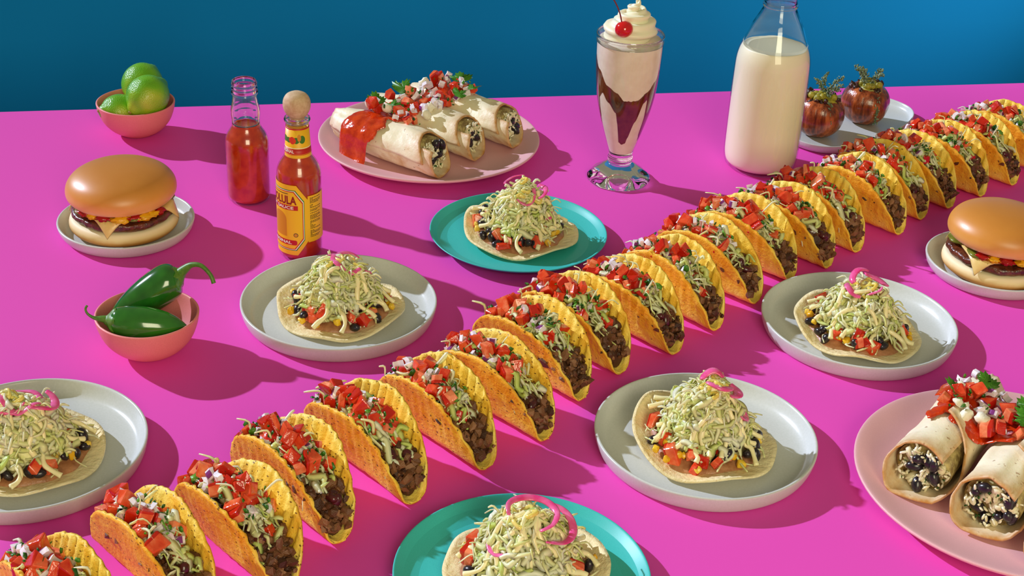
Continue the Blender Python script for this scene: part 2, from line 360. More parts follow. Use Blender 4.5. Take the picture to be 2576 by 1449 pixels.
# ------------------------------------------------------------------ plates and bowls
WHITE_P = sprof([(0, .022), (.5, .022), (.80, .022), (.86, .018), (.90, .004), (.925, 0), (.955, .02), (.985, .09), (1.0, .165), (.992, .182), (.972, .176), (.945, .12), (.90, .062), (.82, .044), (.6, .042), (0, .042)], 3)
WHITE_P = [(0, .0)] + [(.5, 0.0), (.85, 0.0)] + WHITE_P[12:]
TEAL_P = [(0, 0), (.60, 0), (.66, .004)] + sprof([(.70, .02), (.86, .06), (.96, .1), (.995, .122), (1.008, .136), (.998, .142), (.975, .126), (.93, .088), (.88, .058), (.80, .045), (.6, .042)], 3) + [(0, .042)]
PINK_P = [(0, 0), (.95, 0), (1.0, .004)] + sprof([(1.04, .02), (1.25, .075), (1.38, .125), (1.415, .148), (1.418, .168), (1.40, .174), (1.34, .156), (1.2, .105), (1.05, .065), (.9, .05), (.6, .046)], 3) + [(0, .046)]
SMALL_P = [(r * .754 if z < .05 else r - .246 if r > .5 else r, z) for r, z in []]
SMALL_P = [(0, 0), (.62, 0), (.665, .003)] + sprof([(.69, .014), (.73, .07), (.752, .14), (.748, .158), (.73, .158), (.708, .12), (.67, .06), (.61, .044), (.4, .04)], 3) + [(0, .04)]
BOWL_P = [(0, 0), (.17, 0), (.2, .004)] + sprof([(.225, .016), (.33, .085), (.42, .19), (.47, .31), (.492, .415), (.488, .432), (.474, .434), (.462, .41), (.438, .31), (.385, .2), (.29, .1), (.17, .05), (.08, .04)], 4) + [(0, .038)]
_pm = {k: MB().add(*lathe(p, n)).mesh(k, m) for k, p, n, m in (('dinner_plate', WHITE_P, 96, 'white_glaze'), ('coupe_plate', TEAL_P, 96, 'teal'), ('platter', PINK_P, 96, 'pink_plate'), ('side_plate', SMALL_P, 80, 'white_glaze'), ('bowl', BOWL_P, 72, 'bowl'))}
PB, PD, PE, PF_ = (-1.76, 13.0), (1.80, 10.92), (3.59, 13.16), (-4.08, 10.27)
PA, PC, PG, PH, PI_, PJ = (.04, 14.87), (.19, 8.92), (-4.36, 14.64), (5.40, 14.70), (-1.16, 17.40), (4.50, 10.49)
for me, nm, p, lab, cat, grp in (
    ('dinner_plate', 'dinner_plate', PB, 'white rimmed plate in front of the labelled sauce bottle', 'plate', 'white plates under tostadas'),
    ('dinner_plate', 'dinner_plate', PD, 'white rimmed plate between the taco row and the lower pink platter', 'plate', 'white plates under tostadas'),
    ('dinner_plate', 'dinner_plate', PE, 'white rimmed plate just below the burger at the right edge', 'plate', 'white plates under tostadas'),
    ('dinner_plate', 'dinner_plate', PF_, 'white rimmed plate cut off by the left edge, below the chilli bowl', 'plate', 'white plates under tostadas'),
    ('coupe_plate', 'coupe_plate', PA, 'turquoise plate in the middle of the table behind the tacos', 'plate', 'turquoise plates'),
    ('coupe_plate', 'coupe_plate', PC, 'turquoise plate cut off by the bottom edge', 'plate', 'turquoise plates'),
    ('side_plate', 'side_plate', PG, 'small white plate under the burger on the left', 'plate', 'small white plates'),
    ('side_plate', 'side_plate', PH, 'small white plate under the burger at the right edge', 'plate', 'small white plates'),
    ('platter', 'platter', PI_, 'large pale pink platter of burritos at the back of the table', 'plate', 'pale pink platters'),
    ('platter', 'platter', PJ, 'large pale pink platter of burritos in the lower right corner', 'plate', 'pale pink platters')):
    tag(place(nm, _pm[me], None, (p[0], p[1], .001)), lab, cat, grp)
BL, BJ = (-4.926, 17.41), (-3.489, 12.108)
tag(place('bowl', _pm['bowl'], None, (BL[0], BL[1], .001)), 'small coral pink bowl of limes at the back left', 'bowl', 'coral bowls')
tag(place('bowl', _pm['bowl'], None, (BJ[0], BJ[1], .001)), 'small coral pink bowl holding two green chillies', 'bowl', 'coral bowls')
# oblong tray
def tray():
    n = 96; v = []; f = []; prof = [(0, 0), (.9, 0)] + [(r, z) for r, z in sprof([(.93, .01), (.985, .06), (1.0, .115), (.992, .128), (.97, .12), (.93, .06), (.87, .042)], 3)] + [(0, .04)]
    A, B = 1.16, .66; rings = []
    for r, z in prof:
        if r == 0: rings.append([len(v)]); v.append((0, 0, z)); continue
        rings.append(list(range(len(v), len(v) + n)))
        for i in range(n):
            t = 2 * math.pi * i / n; c, s = math.cos(t), math.sin(t); e = 2 / 2.7
            x = A * math.copysign(abs(c) ** e, c); y = B * math.copysign(abs(s) ** e, s)
            k = 1 - r; L = math.hypot(x, y); q = max(0, 1 - k * .75 / max(L, .01)) if r > .5 else r
            v.append((x * q, y * q, z))
    for P, Q in zip(rings, rings[1:]):
        for i in range(n):
            j = (i + 1) % n
            if len(P) == 1: f.append((P[0], Q[j], Q[i]))
            elif len(Q) == 1: f.append((P[i], P[j], Q[0]))
            else: f.append((P[i], P[j], Q[j], Q[i]))
    return v, f
TR = (4.47, 18.81)
tag(MB().add(*tray()).build('serving_tray', 'white_glaze', None, True, (TR[0], TR[1], .001), (0, 0, 46 * D2R)), 'white oblong tray holding two roasted tomatoes behind the milk bottle', 'tray')

# ------------------------------------------------------------------ limes and chillies
def lime(loc, r, ax, label, seed):
    t = thing('lime', label, 'lime', loc, (0, 0, 0), 'limes in the bowl')
    d = Vector(ax).normalized(); q = d.to_track_quat('X', 'Z').to_matrix(); v = []; vs_, fs = ico(4)
    for p in vs_:
        s = abs(p.x); k = 1 + .16 * max(0, (s - .9) / .1) ** 1.5 + .015 * noise.noise(p * 2 + Vector((seed, 0, 0)))
        v.append(q @ Vector((p.x * r * 1.08 * k, p.y * r * k, p.z * r * k)))
    MB().add(v, fs).build('peel', 'lime', t)
    e = d * r * 1.23; MB().add(*blob(e, .022, 2, .4, 4, seed=seed)).build('stem_end', 'lime_end', t)
lime((-5.10, 17.30, .315), .235, (-.75, -.55, .25), 'lime lying lowest at the left of the bowl, tip toward the left', 1)
lime((-4.735, 17.30, .555), .262, (-.55, -.75, -.42), 'front lime resting on top of the others in the coral bowl', 2)
lime((-4.90, 17.70, .565), .258, (.3, .8, .4), 'lime at the back of the coral bowl, behind the front lime', 3)
def chilli(label, path, rad, stem, srad):
    t = thing('green_chilli', label, 'chilli', path[0], (0, 0, 0), 'green chillies in the bowl'); o = Vector(path[0])
    P = [tuple(Vector(p) - o) for p in path]; c = curve(P, 6); R = [r[0] for r in curve([(r,) for r in rad], 6)]
    MB().add(*tube(c, [max(r, .004) for r in R], 28)).build('body', 'pepper', t)
    st = [tuple(Vector(p) - o) for p in stem]; c2 = curve(st, 6); R2 = [max(r[0], .006) for r in curve([(r,) for r in srad], 6)]
    MB().add(*tube(c2, R2, 12)).build('stem', 'calyx', t)
    d = (Vector(P[0]) - Vector(P[1])).normalized(); q = d.to_track_quat('Z', 'X').to_matrix()
    v, f = lathe(sprof([(.125, -.035), (.118, -.012), (.085, .02), (.055, .045), (.035, .07), (0, .075)], 3), 30, lambda a, z: 1 + .1 * math.cos(6 * a) * (1 if z < .01 else .3))
    MB().add([q @ Vector(p) + Vector(P[1]) * .12 + Vector(P[0]) * .88 for p in v], f).build('calyx', 'calyx', t)
chilli('green chilli leaning upright in the bowl, stem arching to the right',
       [(-3.235, 12.39, .70), (-3.285, 12.375, .675), (-3.38, 12.34, .61), (-3.54, 12.28, .50), (-3.68, 12.23, .40), (-3.79, 12.19, .31), (-3.85, 12.17, .255)], [.10, .165, .185, .175, .145, .10, .03],
       [(-3.25, 12.385, .69), (-3.17, 12.385, .77), (-3.09, 12.37, .835), (-2.99, 12.34, .845), (-2.90, 12.30, .775), (-2.865, 12.27, .70)], [.06, .045, .028, .022, .02, .022])
chilli('green chilli lying across the front of the bowl, stem curling left',
       [(-3.77, 11.885, .455), (-3.72, 11.89, .45), (-3.58, 11.90, .43), (-3.42, 11.915, .415), (-3.25, 11.93, .40), (-3.14, 11.94, .392), (-3.07, 11.945, .39)], [.09, .135, .165, .165, .13, .075, .015],
       [(-3.75, 11.885, .455), (-3.84, 11.875, .475), (-3.92, 11.86, .49), (-3.98, 11.86, .53), (-4.0, 11.87, .575), (-3.985, 11.875, .61)], [.05, .035, .018, .012, .011, .012])

# ------------------------------------------------------------------ bottles
def flip_shell(outer, thick):
    """outer profile bottom->top then back down inside"""
    inner = [(max(r - thick, 0.001), max(z, outer[0][1] + thick * 1.5)) for r, z in outer[::-1]]
    return outer + inner + [(0, inner[-1][1])]
def hot_bottle():
    t = thing('sauce_bottle', 'open unlabelled glass bottle half full of red-orange hot sauce', 'bottle', (-3.16, 15.62, .001))
    out = [(0, 0), (.18, 0)] + sprof([(.215, .006), (.242, .035), (.25, .1), (.25, .25), (.249, .5), (.251, .62), (.253, .70), (.247, .77), (.225, .835), (.19, .89), (.167, .935), (.158, .99), (.163, 1.05), (.168, 1.10), (.162, 1.16), (.15, 1.22), (.14, 1.28), (.137, 1.32)], 3) + [(.152, 1.335), (.155, 1.352), (.148, 1.366), (.135, 1.37), (.134, 1.385), (.146, 1.395), (.148, 1.408), (.138, 1.416), (.135, 1.43), (.146, 1.442), (.147, 1.458), (.139, 1.468), (.137, 1.484), (.128, 1.49), (.118, 1.484), (.112, 1.46)]
    ci = next(i for i, (rr_, zz_) in enumerate(out) if zz_ > .96)
    MB().add(*lathe(out[:ci + 1], 64)).build('glass', 'glass', t)
    neck = out[ci:] + [(.112, 1.40), (.118, 1.30), (.128, 1.22), (.142, 1.16), (.147, 1.10), (.142, 1.05), (.137, .99), (out[ci][0] - .018, out[ci][1])] + [out[ci]]
    MB().add(*lathe(neck, 64)).build('glass_neck', 'neck_glass', t)
    s = [(0, .022), (.17, .022)] + sprof([(.21, .03), (.235, .06), (.242, .12), (.242, .5), (.244, .66), (.238, .765), (.216, .83), (.182, .885), (.160, .93), (.152, .965)], 3) + [(.14, .958), (.10, .95), (0, .945)]
    MB().add(*lathe(s, 56)).build('hot_sauce', 'sauce', t)
hot_bottle()
def label_bottle():
    t = thing('sauce_bottle', 'hot sauce bottle with yellow label and round wooden stopper', 'bottle', (-2.35, 14.30, .001))
    out = [(0, 0), (.17, 0)] + sprof([(.205, .006), (.23, .035), (.236, .1), (.236, .3), (.237, .6), (.239, .9), (.238, .98), (.226, 1.05), (.2, 1.11), (.17, 1.155), (.148, 1.195), (.139, 1.24), (.132, 1.35), (.124, 1.5), (.12, 1.56)], 3) + [(.121, 1.575), (.134, 1.585), (.136, 1.605), (.13, 1.62), (.115, 1.626), (.108, 1.62)]
    MB().add(*lathe(out, 72)).build('glass', 'glass', t)
    s = [(0, .02), (.16, .02)] + sprof([(.198, .03), (.222, .06), (.228, .12), (.229, .6), (.231, .96), (.218, 1.04), (.192, 1.1), (.162, 1.148), (.14, 1.19), (.131, 1.24), (.126, 1.3)], 3) + [(0, 1.3)]
    MB().add(*lathe(s, 64)).build('hot_sauce', 'sauce', t)
    MB().add(*lathe([(.122, 1.56), (.124, 1.575), (.137, 1.583), (.14, 1.60), (.134, 1.618), (.118, 1.624), (.106, 1.615), (.104, 1.56), (.122, 1.56)], 56)).build('glass_collar', 'neck_glass', t)
    c = sprof([(.05, 1.56), (.075, 1.6), (.085, 1.625), (.11, 1.655), (.138, 1.71), (.146, 1.765), (.138, 1.82), (.108, 1.868), (.06, 1.894)], 4)
    MB().add(*lathe([(0, 1.56)] + c + [(0, 1.90)], 56)).build('wooden_stopper', 'wood', t)
    # wrapped flat print: polygons in (angle degrees from the label centre, z)
    R0 = .2395; A0 = -90 - 50          # label centre, world angle of local frame
    def rr(z): return R0 + .0015 if z < .95 else R0
    def wrap(pts2, off, rfun, zc=None):
        return [((rfun(z) + off) * math.cos((A0 + a) * D2R), (rfun(z) + off) * math.sin((A0 + a) * D2R), z) for a, z in pts2]
    def rband(z): # neck cone radius
        return .1395 - (z - 1.22) * .06 + .002
    def fill(poly, off, rfun, nseg=2.0, th=.002):
        """subdivide a convex polygon into angular columns"""
        a0 = min(p[0] for p in poly); a1 = max(p[0] for p in poly); n = max(1, int((a1 - a0) / nseg)); cols = []
        xs = sorted(set([a0 + (a1 - a0) * i / n for i in range(n + 1)] + [p[0] for p in poly]))
        for x in xs:
            zs = []
            for (xa, za), (xb, zb) in zip(poly, poly[1:] + poly[:1]):
                if abs(xa - xb) < 1e-9:
                    if abs(x - xa) < 1e-9: zs += [za, zb]
                elif min(xa, xb) - 1e-9 <= x <= max(xa, xb) + 1e-9: zs.append(za + (zb - za) * (x - xa) / (xb - xa))
            cols.append((x, min(zs), max(zs)))
        v = []; f = []
        for x, lo, hi in cols:
            v += wrap([(x, lo), (x, hi)], off, rfun) + wrap([(x, lo), (x, hi)], off - th, rfun)
        for i in range(len(cols) - 1):
            a, b = 4 * i, 4 * i + 4
            f += [(a, b, b + 1, a + 1), (a + 2, a + 3, b + 3, b + 2), (a, a + 2, b + 2, b), (a + 1, b + 1, b + 3, a + 3)]
        m = 4 * len(cols); f += [(0, 1, 3, 2), (m - 4, m - 2, m - 1, m - 3)]
        return v, f
    def oct_(hw, z0, z1, ca, cz): return [(-hw, z0 + cz), (-hw + ca, z0), (hw - ca, z0), (hw, z0 + cz), (hw, z1 - cz), (hw - ca, z1), (-hw + ca, z1), (-hw, z1 - cz)]
    lab = MB()
    lab.add(*fill(oct_(80, .10, .93, 28, .17), .003, rr)).add(*fill([(80, .25), (150, .25), (150, .80), (80, .80)], .003, rr)).add(*fill([(-150, .25), (-80, .25), (-80, .80), (-150, .80)], .003, rr))
    L = lab.build('label', 'lab_yellow', t, False)
    for (hw, z0, z1, ca, cz), m, off in (((71, .155, .875, 22, .13), 'lab_green', .0042), ((69.4, .163, .867, 22, .13), 'lab_white', .0050), ((67.6, .170, .860, 22, .13), 'lab_red', .0058), ((65.6, .179, .851, 21.5, .13), 'lab_yellow', .0066)):
        MB().add(*fill(oct_(hw, z0, z1, ca, cz), off, rr)).build('border', m, L, False)
    MB().add(*fill([(-55, .70 - .06), (55, .70 - .06), (51, .668), (55, .695), (-55, .695), (-51, .668)][0:3] + [(55, .695), (-55, .695), (-51, .668)], .0078, rr)).build('banner', 'lab_red', L, False)
    MB().add(*fill([(-48, .222), (48, .222), (51, .235), (51, .268), (48, .281), (-48, .281), (-51, .268), (-51, .235)], .0078, rr)).build('banner', 'lab_red', L, False)
    arch = [(-24, .32)] + [(-24 * math.cos(i * math.pi / 10), .52 + .09 * math.sin(i * math.pi / 10)) for i in range(11)] + [(24, .32)]
    MB().add(*fill(arch, .0074, rr)).build('arch_panel', 'lab_orange', L, False)
    def text(body, a_c, z_c, w_deg, h, mat, off, rfun, bold=0.0, parent=L):
        cu = bpy.data.curves.new('print', 'FONT'); cu.body = body; cu.size = 1; cu.offset = bold; cu.align_x = 'LEFT'; cu.resolution_u = 3
        o = bpy.data.objects.new('print', cu); COL.objects.link(o); dg = bpy.context.evaluated_depsgraph_get(); dg.update()
        me0 = o.evaluated_get(dg).to_mesh(); bm = bmesh.new(); bm.from_mesh(me0); o.evaluated_get(dg).to_mesh_clear()
        bmesh.ops.triangulate(bm, faces=bm.faces)
        xs = [v.co.x for v in bm.verts]; ys = [v.co.y for v in bm.verts]; x0, x1, y0, y1 = min(xs), max(xs), min(ys), max(ys)
        v = [wrap([(a_c - w_deg / 2 + (p.co.x - x0) / (x1 - x0) * w_deg, z_c + ((p.co.y - y0) / (y1 - y0) - .5) * h)], off, rfun)[0] for p in bm.verts]
        bm.verts.index_update(); f = [tuple(q.index for q in fc.verts) for fc in bm.faces]; bm.free(); bpy.data.objects.remove(o); bpy.data.curves.remove(cu)
        MB().add(v, f).build('lettering', mat, parent, False)
    text('CHOLULA', 0, .755, 104, .10, 'lab_dark', .0080, rr, .035)
    text('HOT SAUCE', 0, .668, 88, .036, 'lab_white', .0092, rr, .03)
    text('ORIGINAL', 0, .2515, 74, .036, 'lab_white', .0092, rr, .03)
    rg = random.Random(5); tx = MB()
    tx.add(*fill([(-30, .825), (30, .825), (30, .832), (-30, .832)], .0078, rr))
    z = .77
    while z > .30:
        a = 86
        while a < 118:
            w = rg.uniform(2, 6); tx.add(*fill([(a, z), (a + w, z), (a + w, z + .007), (a, z + .007)], .0042, rr)); a += w + 1.2
            if rg.random() < .08: break
        z -= .0145 if rg.random() < .85 else .026
    tx.build('fine_print', 'lab_black', L, False, kind='stuff')
    ring = [(math.cos(i * .524) * 6 + 48, math.sin(i * .524) * .025 + .345) for i in range(12)]
    MB().add(*fill(ring, .0078, rr)).build('seal', 'lab_black', L, False)
    ring = [(math.cos(i * .524) * 4.6 + 48, math.sin(i * .524) * .019 + .345) for i in range(12)]
    MB().add(*fill(ring, .0086, rr)).build('seal', 'lab_orange', L, False)
    # neck band
    nb = MB(); v, f = lathe([(rband(1.20), 1.20), (rband(1.53) + 0.0, 1.53), (rband(1.53) - .003, 1.53), (rband(1.2) - .003, 1.2), (rband(1.2), 1.2)], 64); nb.add(v, f)
    NB = nb.build('neck_label', 'lab_yellow', t)
    def nband(z0, z1, m, off): v, f = lathe([(rband(z0) + off, z0), (rband(z1) + off, z1), (rband(z1) + off - .003, z1), (rband(z0) + off - .003, z0), (rband(z0) + off, z0)], 64); MB().add(v, f).build('stripe', m, NB)
    nband(1.245, 1.305, 'lab_red', .0012); nband(1.235, 1.241, 'lab_red', .0012); nband(1.31, 1.316, 'lab_white', .0012); nband(1.515, 1.53, 'lab_red', .0012)
    text('ORIGINAL', 0, 1.275, 84, .036, 'lab_white', .003, rband, .03, NB)
    for a, z, w, h, m in ((12, 1.40, 17, .03, 'lab_leaf'), (-14, 1.405, 20, .035, 'lab_leaf'), (52, 1.40, 15, .035, 'lab_leaf'), (80, 1.41, 15, .045, 'lab_leaf'), (33, 1.40, 15, .042, 'lab_tomato'), (-38, 1.40, 16, .036, 'lab_tomato'), (66, 1.43, 9, .04, 'lab_orange')):
        MB().add(*fill([(a + w * math.cos(i * .5236) * (1 + .25 * math.sin(i * 5.1 + a)), z + h * math.sin(i * .5236)) for i in range(12)] if m == 'lab_tomato' else [(a + w * math.cos(i * .5236), z + h * math.sin(i * .5236)) for i in range(12)], .0016 if m == 'lab_leaf' else .0026, rband)).build('printed_fruit' if m != 'lab_leaf' else 'printed_leaf', m, NB, False)
label_bottle()
def milk_bottle():
    t = thing('milk_bottle', 'tall glass bottle nearly full of white milk', 'bottle', (3.10, 17.37, .001))
    out = [(0, 0), (.36, 0)] + sprof([(.40, .006), (.445, .05), (.466, .13), (.473, .25), (.474, .6), (.472, 1.0), (.468, 1.32), (.46, 1.46), (.438, 1.56), (.40, 1.65), (.36, 1.75), (.32, 1.86), (.275, 1.95), (.23, 2.04), (.205, 2.10)], 3) + [(.202, 2.115), (.214, 2.125), (.216, 2.15), (.206, 2.16), (.2, 2.18), (.2, 2.25), (.215, 2.27), (.222, 2.31), (.215, 2.345), (.195, 2.35), (.18, 2.34), (.178, 2.2)]
    ci = next(i for i, (rr_, zz_) in enumerate(out) if zz_ > 1.63)
    MB().add(*lathe(out[:ci + 1], 80)).build('glass', 'glass', t)
    neck = out[ci:] + [(.18, 2.12), (.205, 2.04), (.25, 1.95), (.296, 1.86), (.337, 1.75), (out[ci][0] - .022, out[ci][1])]
    MB().add(*lathe(neck, 80)).build('glass_neck', 'neck_glass', t)
    s = [(0, .03), (.34, .03)] + sprof([(.39, .04), (.432, .08), (.452, .15), (.460, .26), (.461, .6), (.459, 1.0), (.455, 1.32), (.447, 1.45), (.425, 1.55), (.396, 1.618)], 3) + [(.385, 1.612), (.33, 1.606), (0, 1.606)]
    MB().add(*lathe(s, 80)).build('milk', 'milk', t)
milk_bottle()
def milkshake():
    t = thing('milkshake', 'tall footed soda glass of milkshake with chocolate streaks and whipped cream', 'milkshake', (1.26, 16.72, .001))
    foot = [(0, .06)] + sprof([(.2, .04), (.33, .015), (.372, 0), (.39, .012), (.392, .04), (.37, .075), (.30, .13), (.22, .185), (.165, .225), (.145, .25), (.15, .268), (.158, .29), (.155, .315), (.142, .335), (.146, .36), (.15, .372)], 3) + [(0, .372)]
    MB().add(*lathe(foot, 80, lambda a, z: 1 + (.035 * math.cos(8 * a) * max(0, 1 - abs(z - .1) / .12)))).build('glass_foot', 'solid_glass', t)
    bowl = [(.149, .372)] + sprof([(.165, .42), (.205, .55), (.262, .74), (.315, .93), (.352, 1.12), (.378, 1.34), (.393, 1.55), (.402, 1.76), (.406, 1.87)], 4) + [(.406, 1.86)]
    MB().add(*lathe([(.404, 1.80), (.409, 1.86), (.41, 1.885), (.404, 1.90), (.394, 1.898), (.389, 1.88), (.389, 1.80), (.404, 1.80)], 80)).build('glass_rim', 'neck_glass', t)
    MB().add(*lathe(bowl, 80)).build('glass_bowl', 'glass', t)
    prof = sprof([(.14, .385), (.155, .425), (.195, .55), (.252, .74), (.305, .93), (.342, 1.12), (.368, 1.34), (.383, 1.55), (.39, 1.72), (.388, 1.80)], 4)
    MB().add(*lathe([(0, .385)] + prof + [(.37, 1.83), (.2, 1.85), (0, 1.86)], 80)).build('milkshake_body', 'shake', t)
    def R(z):
        for (r0, z0), (r1, z1) in zip(prof, prof[1:]):
            if z0 <= z <= z1: return r0 + (r1 - r0) * (z - z0) / (z1 - z0)
        return prof[-1][0]
    U = [(-180, 1.30), (-150, 1.48), (-120, 1.40), (-90, 1.66), (-65, 1.50), (-42, 1.33), (-20, 1.27), (-5, 1.19), (20, 1.19), (40, 1.27), (60, 1.40), (78, 1.52), (110, 1.36), (140, 1.52), (180, 1.30)]
    Lw = [(-180, .9), (-160, 1.1), (-135, .6), (-110, 1.2), (-96, .74), (-86, .70), (-74, .84), (-68, 1.12), (-55, 1.20), (-40, 1.10), (-22, .98), (-18, .80), (-15, .55), (-4, .52), (8, .54), (12, .62), (24, .86), (36, 1.12), (44, 1.16), (48, .95), (54, .62), (66, .52), (78, .62), (90, .95), (120, 1.15), (140, .6), (160, 1.0), (180, .9)]
    def ev(T, a):
        for (a0, z0), (a1, z1) in zip(T, T[1:]):
            if a0 <= a <= a1:
                s = (a - a0) / (a1 - a0); s = s * s * (3 - 2 * s); return z0 + (z1 - z0) * s
        return T[-1][1]
    v = []; f = []; NA, NZ = 240, 14
    for i in range(NA):
        a = -180 + 360 * i / NA; hi = ev(U, a) + .012 * nz(a * .2, 1, 0, 1); lo = ev(Lw, a)
        for j in range(NZ):
            z = lo + (hi - lo) * j / (NZ - 1); off = .0065 * (1 if 0 < j < NZ - 1 else -.8)
            w = (a - 90) * D2R; v.append(((R(z) + off) * math.cos(w), (R(z) + off) * math.sin(w), z))
    for i in range(NA):
        for j in range(NZ - 1):
            i2 = (i + 1) % NA; f.append((i * NZ + j, i2 * NZ + j, i2 * NZ + j + 1, i * NZ + j + 1))
    MB().add(v, f).build('chocolate_streak', 'syrup', t)
    # whipped cream: a piped rope wound upward, six-ridged
    v = []; f = []; NT_, NP = 220, 30
    for i in range(NT_):
        u = i / (NT_ - 1); a = u * 2 * math.pi * 2.9 + .6; rad = .225 * (1 - u) ** .9; z = 1.86 + .40 * u ** 1.05; rr = .135 * (1 - u) ** .55 + .012
        if u > .93: z += (u - .93) * .9
        cx, cy = rad * math.cos(a) + .05 * u, rad * math.sin(a) * .95
        for j in range(NP):
            b = 2 * math.pi * j / NP; k = 1 + .17 * math.cos(6 * b + u * 26)
            v.append((cx + rr * k * math.cos(b) * math.cos(a), cy + rr * k * math.cos(b) * math.sin(a), z + rr * k * math.sin(b)))
    for i in range(NT_ - 1):
        for j in range(NP):
            k2 = (j + 1) % NP; f.append((i * NP + j, i * NP + k2, (i + 1) * NP + k2, (i + 1) * NP + j))
    f.append(tuple(range(NP))[::-1]); f.append(tuple((NT_ - 1) * NP + j for j in range(NP)))
    MB().add(v, f).build('whipped_cream', 'cream', t)
    c = thing('cherry', 'glossy red cherry with its stem, perched on the whipped cream', 'cherry', (1.155, 16.46, 2.03))
    v, fs = ico(4); w = []
    for p in v:
        d = math.hypot(p.x, p.y); k = 1 - .22 * max(0, 1 - d / .35) * (p.z > 0)
        w.append((p.x * .108 * k, p.y * .108 * k, p.z * .100 * k))
    MB().add(w, fs).build('fruit', 'cherry', c, True, (0, 0, 0), (-.25, -.3, 0))
    MB().add(*tube(curve([(-.03, .01, .07), (-.06, .02, .18), (-.12, .04, .30), (-.21, .06, .42), (-.26, .08, .46)], 5), .0085, 8)).build('stem', 'cherry_stem', c)
milkshake()

# ------------------------------------------------------------------ roasted stuffed tomatoes
def roasted(loc, r, label, seed, lean):
    t = thing('roasted_tomato', label, 'tomato', loc, (0, 0, 0), 'roasted tomatoes on the tray'); g = random.Random(seed)
    prof = [(0, 0)] + sprof([(.3, .0), (.62, .1), (.88, .36), (1.0, .78), (.97, 1.15), (.82, 1.45), (.62, 1.6), (.5, 1.6), (.44, 1.5)], 4) + [(0, 1.48)]
    v, f = lathe([(a * r, z * r) for a, z in prof], 72, lambda a, z: 1 + .008 * math.cos(9 * a + seed) + .03 * noise.noise(Vector((2 * math.cos(a), 2 * math.sin(a), z * 5 + seed))))
    MB().add(v, f).build('body', 'roast', t)
    b = MB()
    for i in range(26):
        a = g.uniform(0, 6.28); q = g.uniform(.45, .66) * r; b.add(*blob((q * math.cos(a), q * math.sin(a), r * 1.57 + g.uniform(-.02, .02)), (.06, .045, .03), 2, .5, 3, reuler(g), i))
    b.build('charred_edge', 'char', t)
    b = MB(); b.add(*blob((.03, -.06, r * 1.55), (r * .5, r * .46, .07), 3, .35, 3, seed=seed))
    for i in range(12):
        a = g.uniform(0, 6.28); q = g.uniform(.1, .45) * r; b.add(*blob((q * math.cos(a), q * math.sin(a) - .05, r * 1.57 + .05), .05, 2, .4, 3, None, i))
    b.build('stuffing', 'mash', t)
    b = MB()
    for s in range(6):
        a = g.uniform(0, 6.28) if s else lean; d = Vector((math.cos(a) * .7, math.sin(a) * .7, g.uniform(.25, 1.2) if s < 5 else -.6)).normalized(); L = g.uniform(.22, .46); p0 = Vector((g.uniform(-.08, .08), g.uniform(-.1, .04), r * 1.62))
        if s >= 5: p0 = Vector((g.uniform(-.1, .1), -r * .6, r * 1.55)); d = Vector((g.uniform(-.2, .2), -.35, -.8)).normalized()
        pts = [p0 + d * L * q + Vector((g.uniform(-.02, .02), g.uniform(-.02, .02), .05 * math.sin(3 * q))) for q in (0, .33, .66, 1)]; pts = [Vector(p) for p in curve(pts, 3)]
        b.add(*tube(pts, .009, 5), .1)
        for p in pts:
            for _ in range(5):
                e = reuler(g); b.add(*blob(p + Vector((g.uniform(-.03, .03), g.uniform(-.03, .03), g.uniform(-.03, .03))), (.026, .012, .006), 1, 0, 1, e), g.random())
    b.build('thyme_sprig', 'thyme', t, True, kind=None)
roasted((4.72, 18.96, .045), .325, 'roasted stuffed tomato standing nearer the tray centre, tall thyme sprig on top', 1, .3)
roasted((4.00, 18.42, .045), .33, 'roasted stuffed tomato partly hidden by the milk bottle', 2, 1.2)

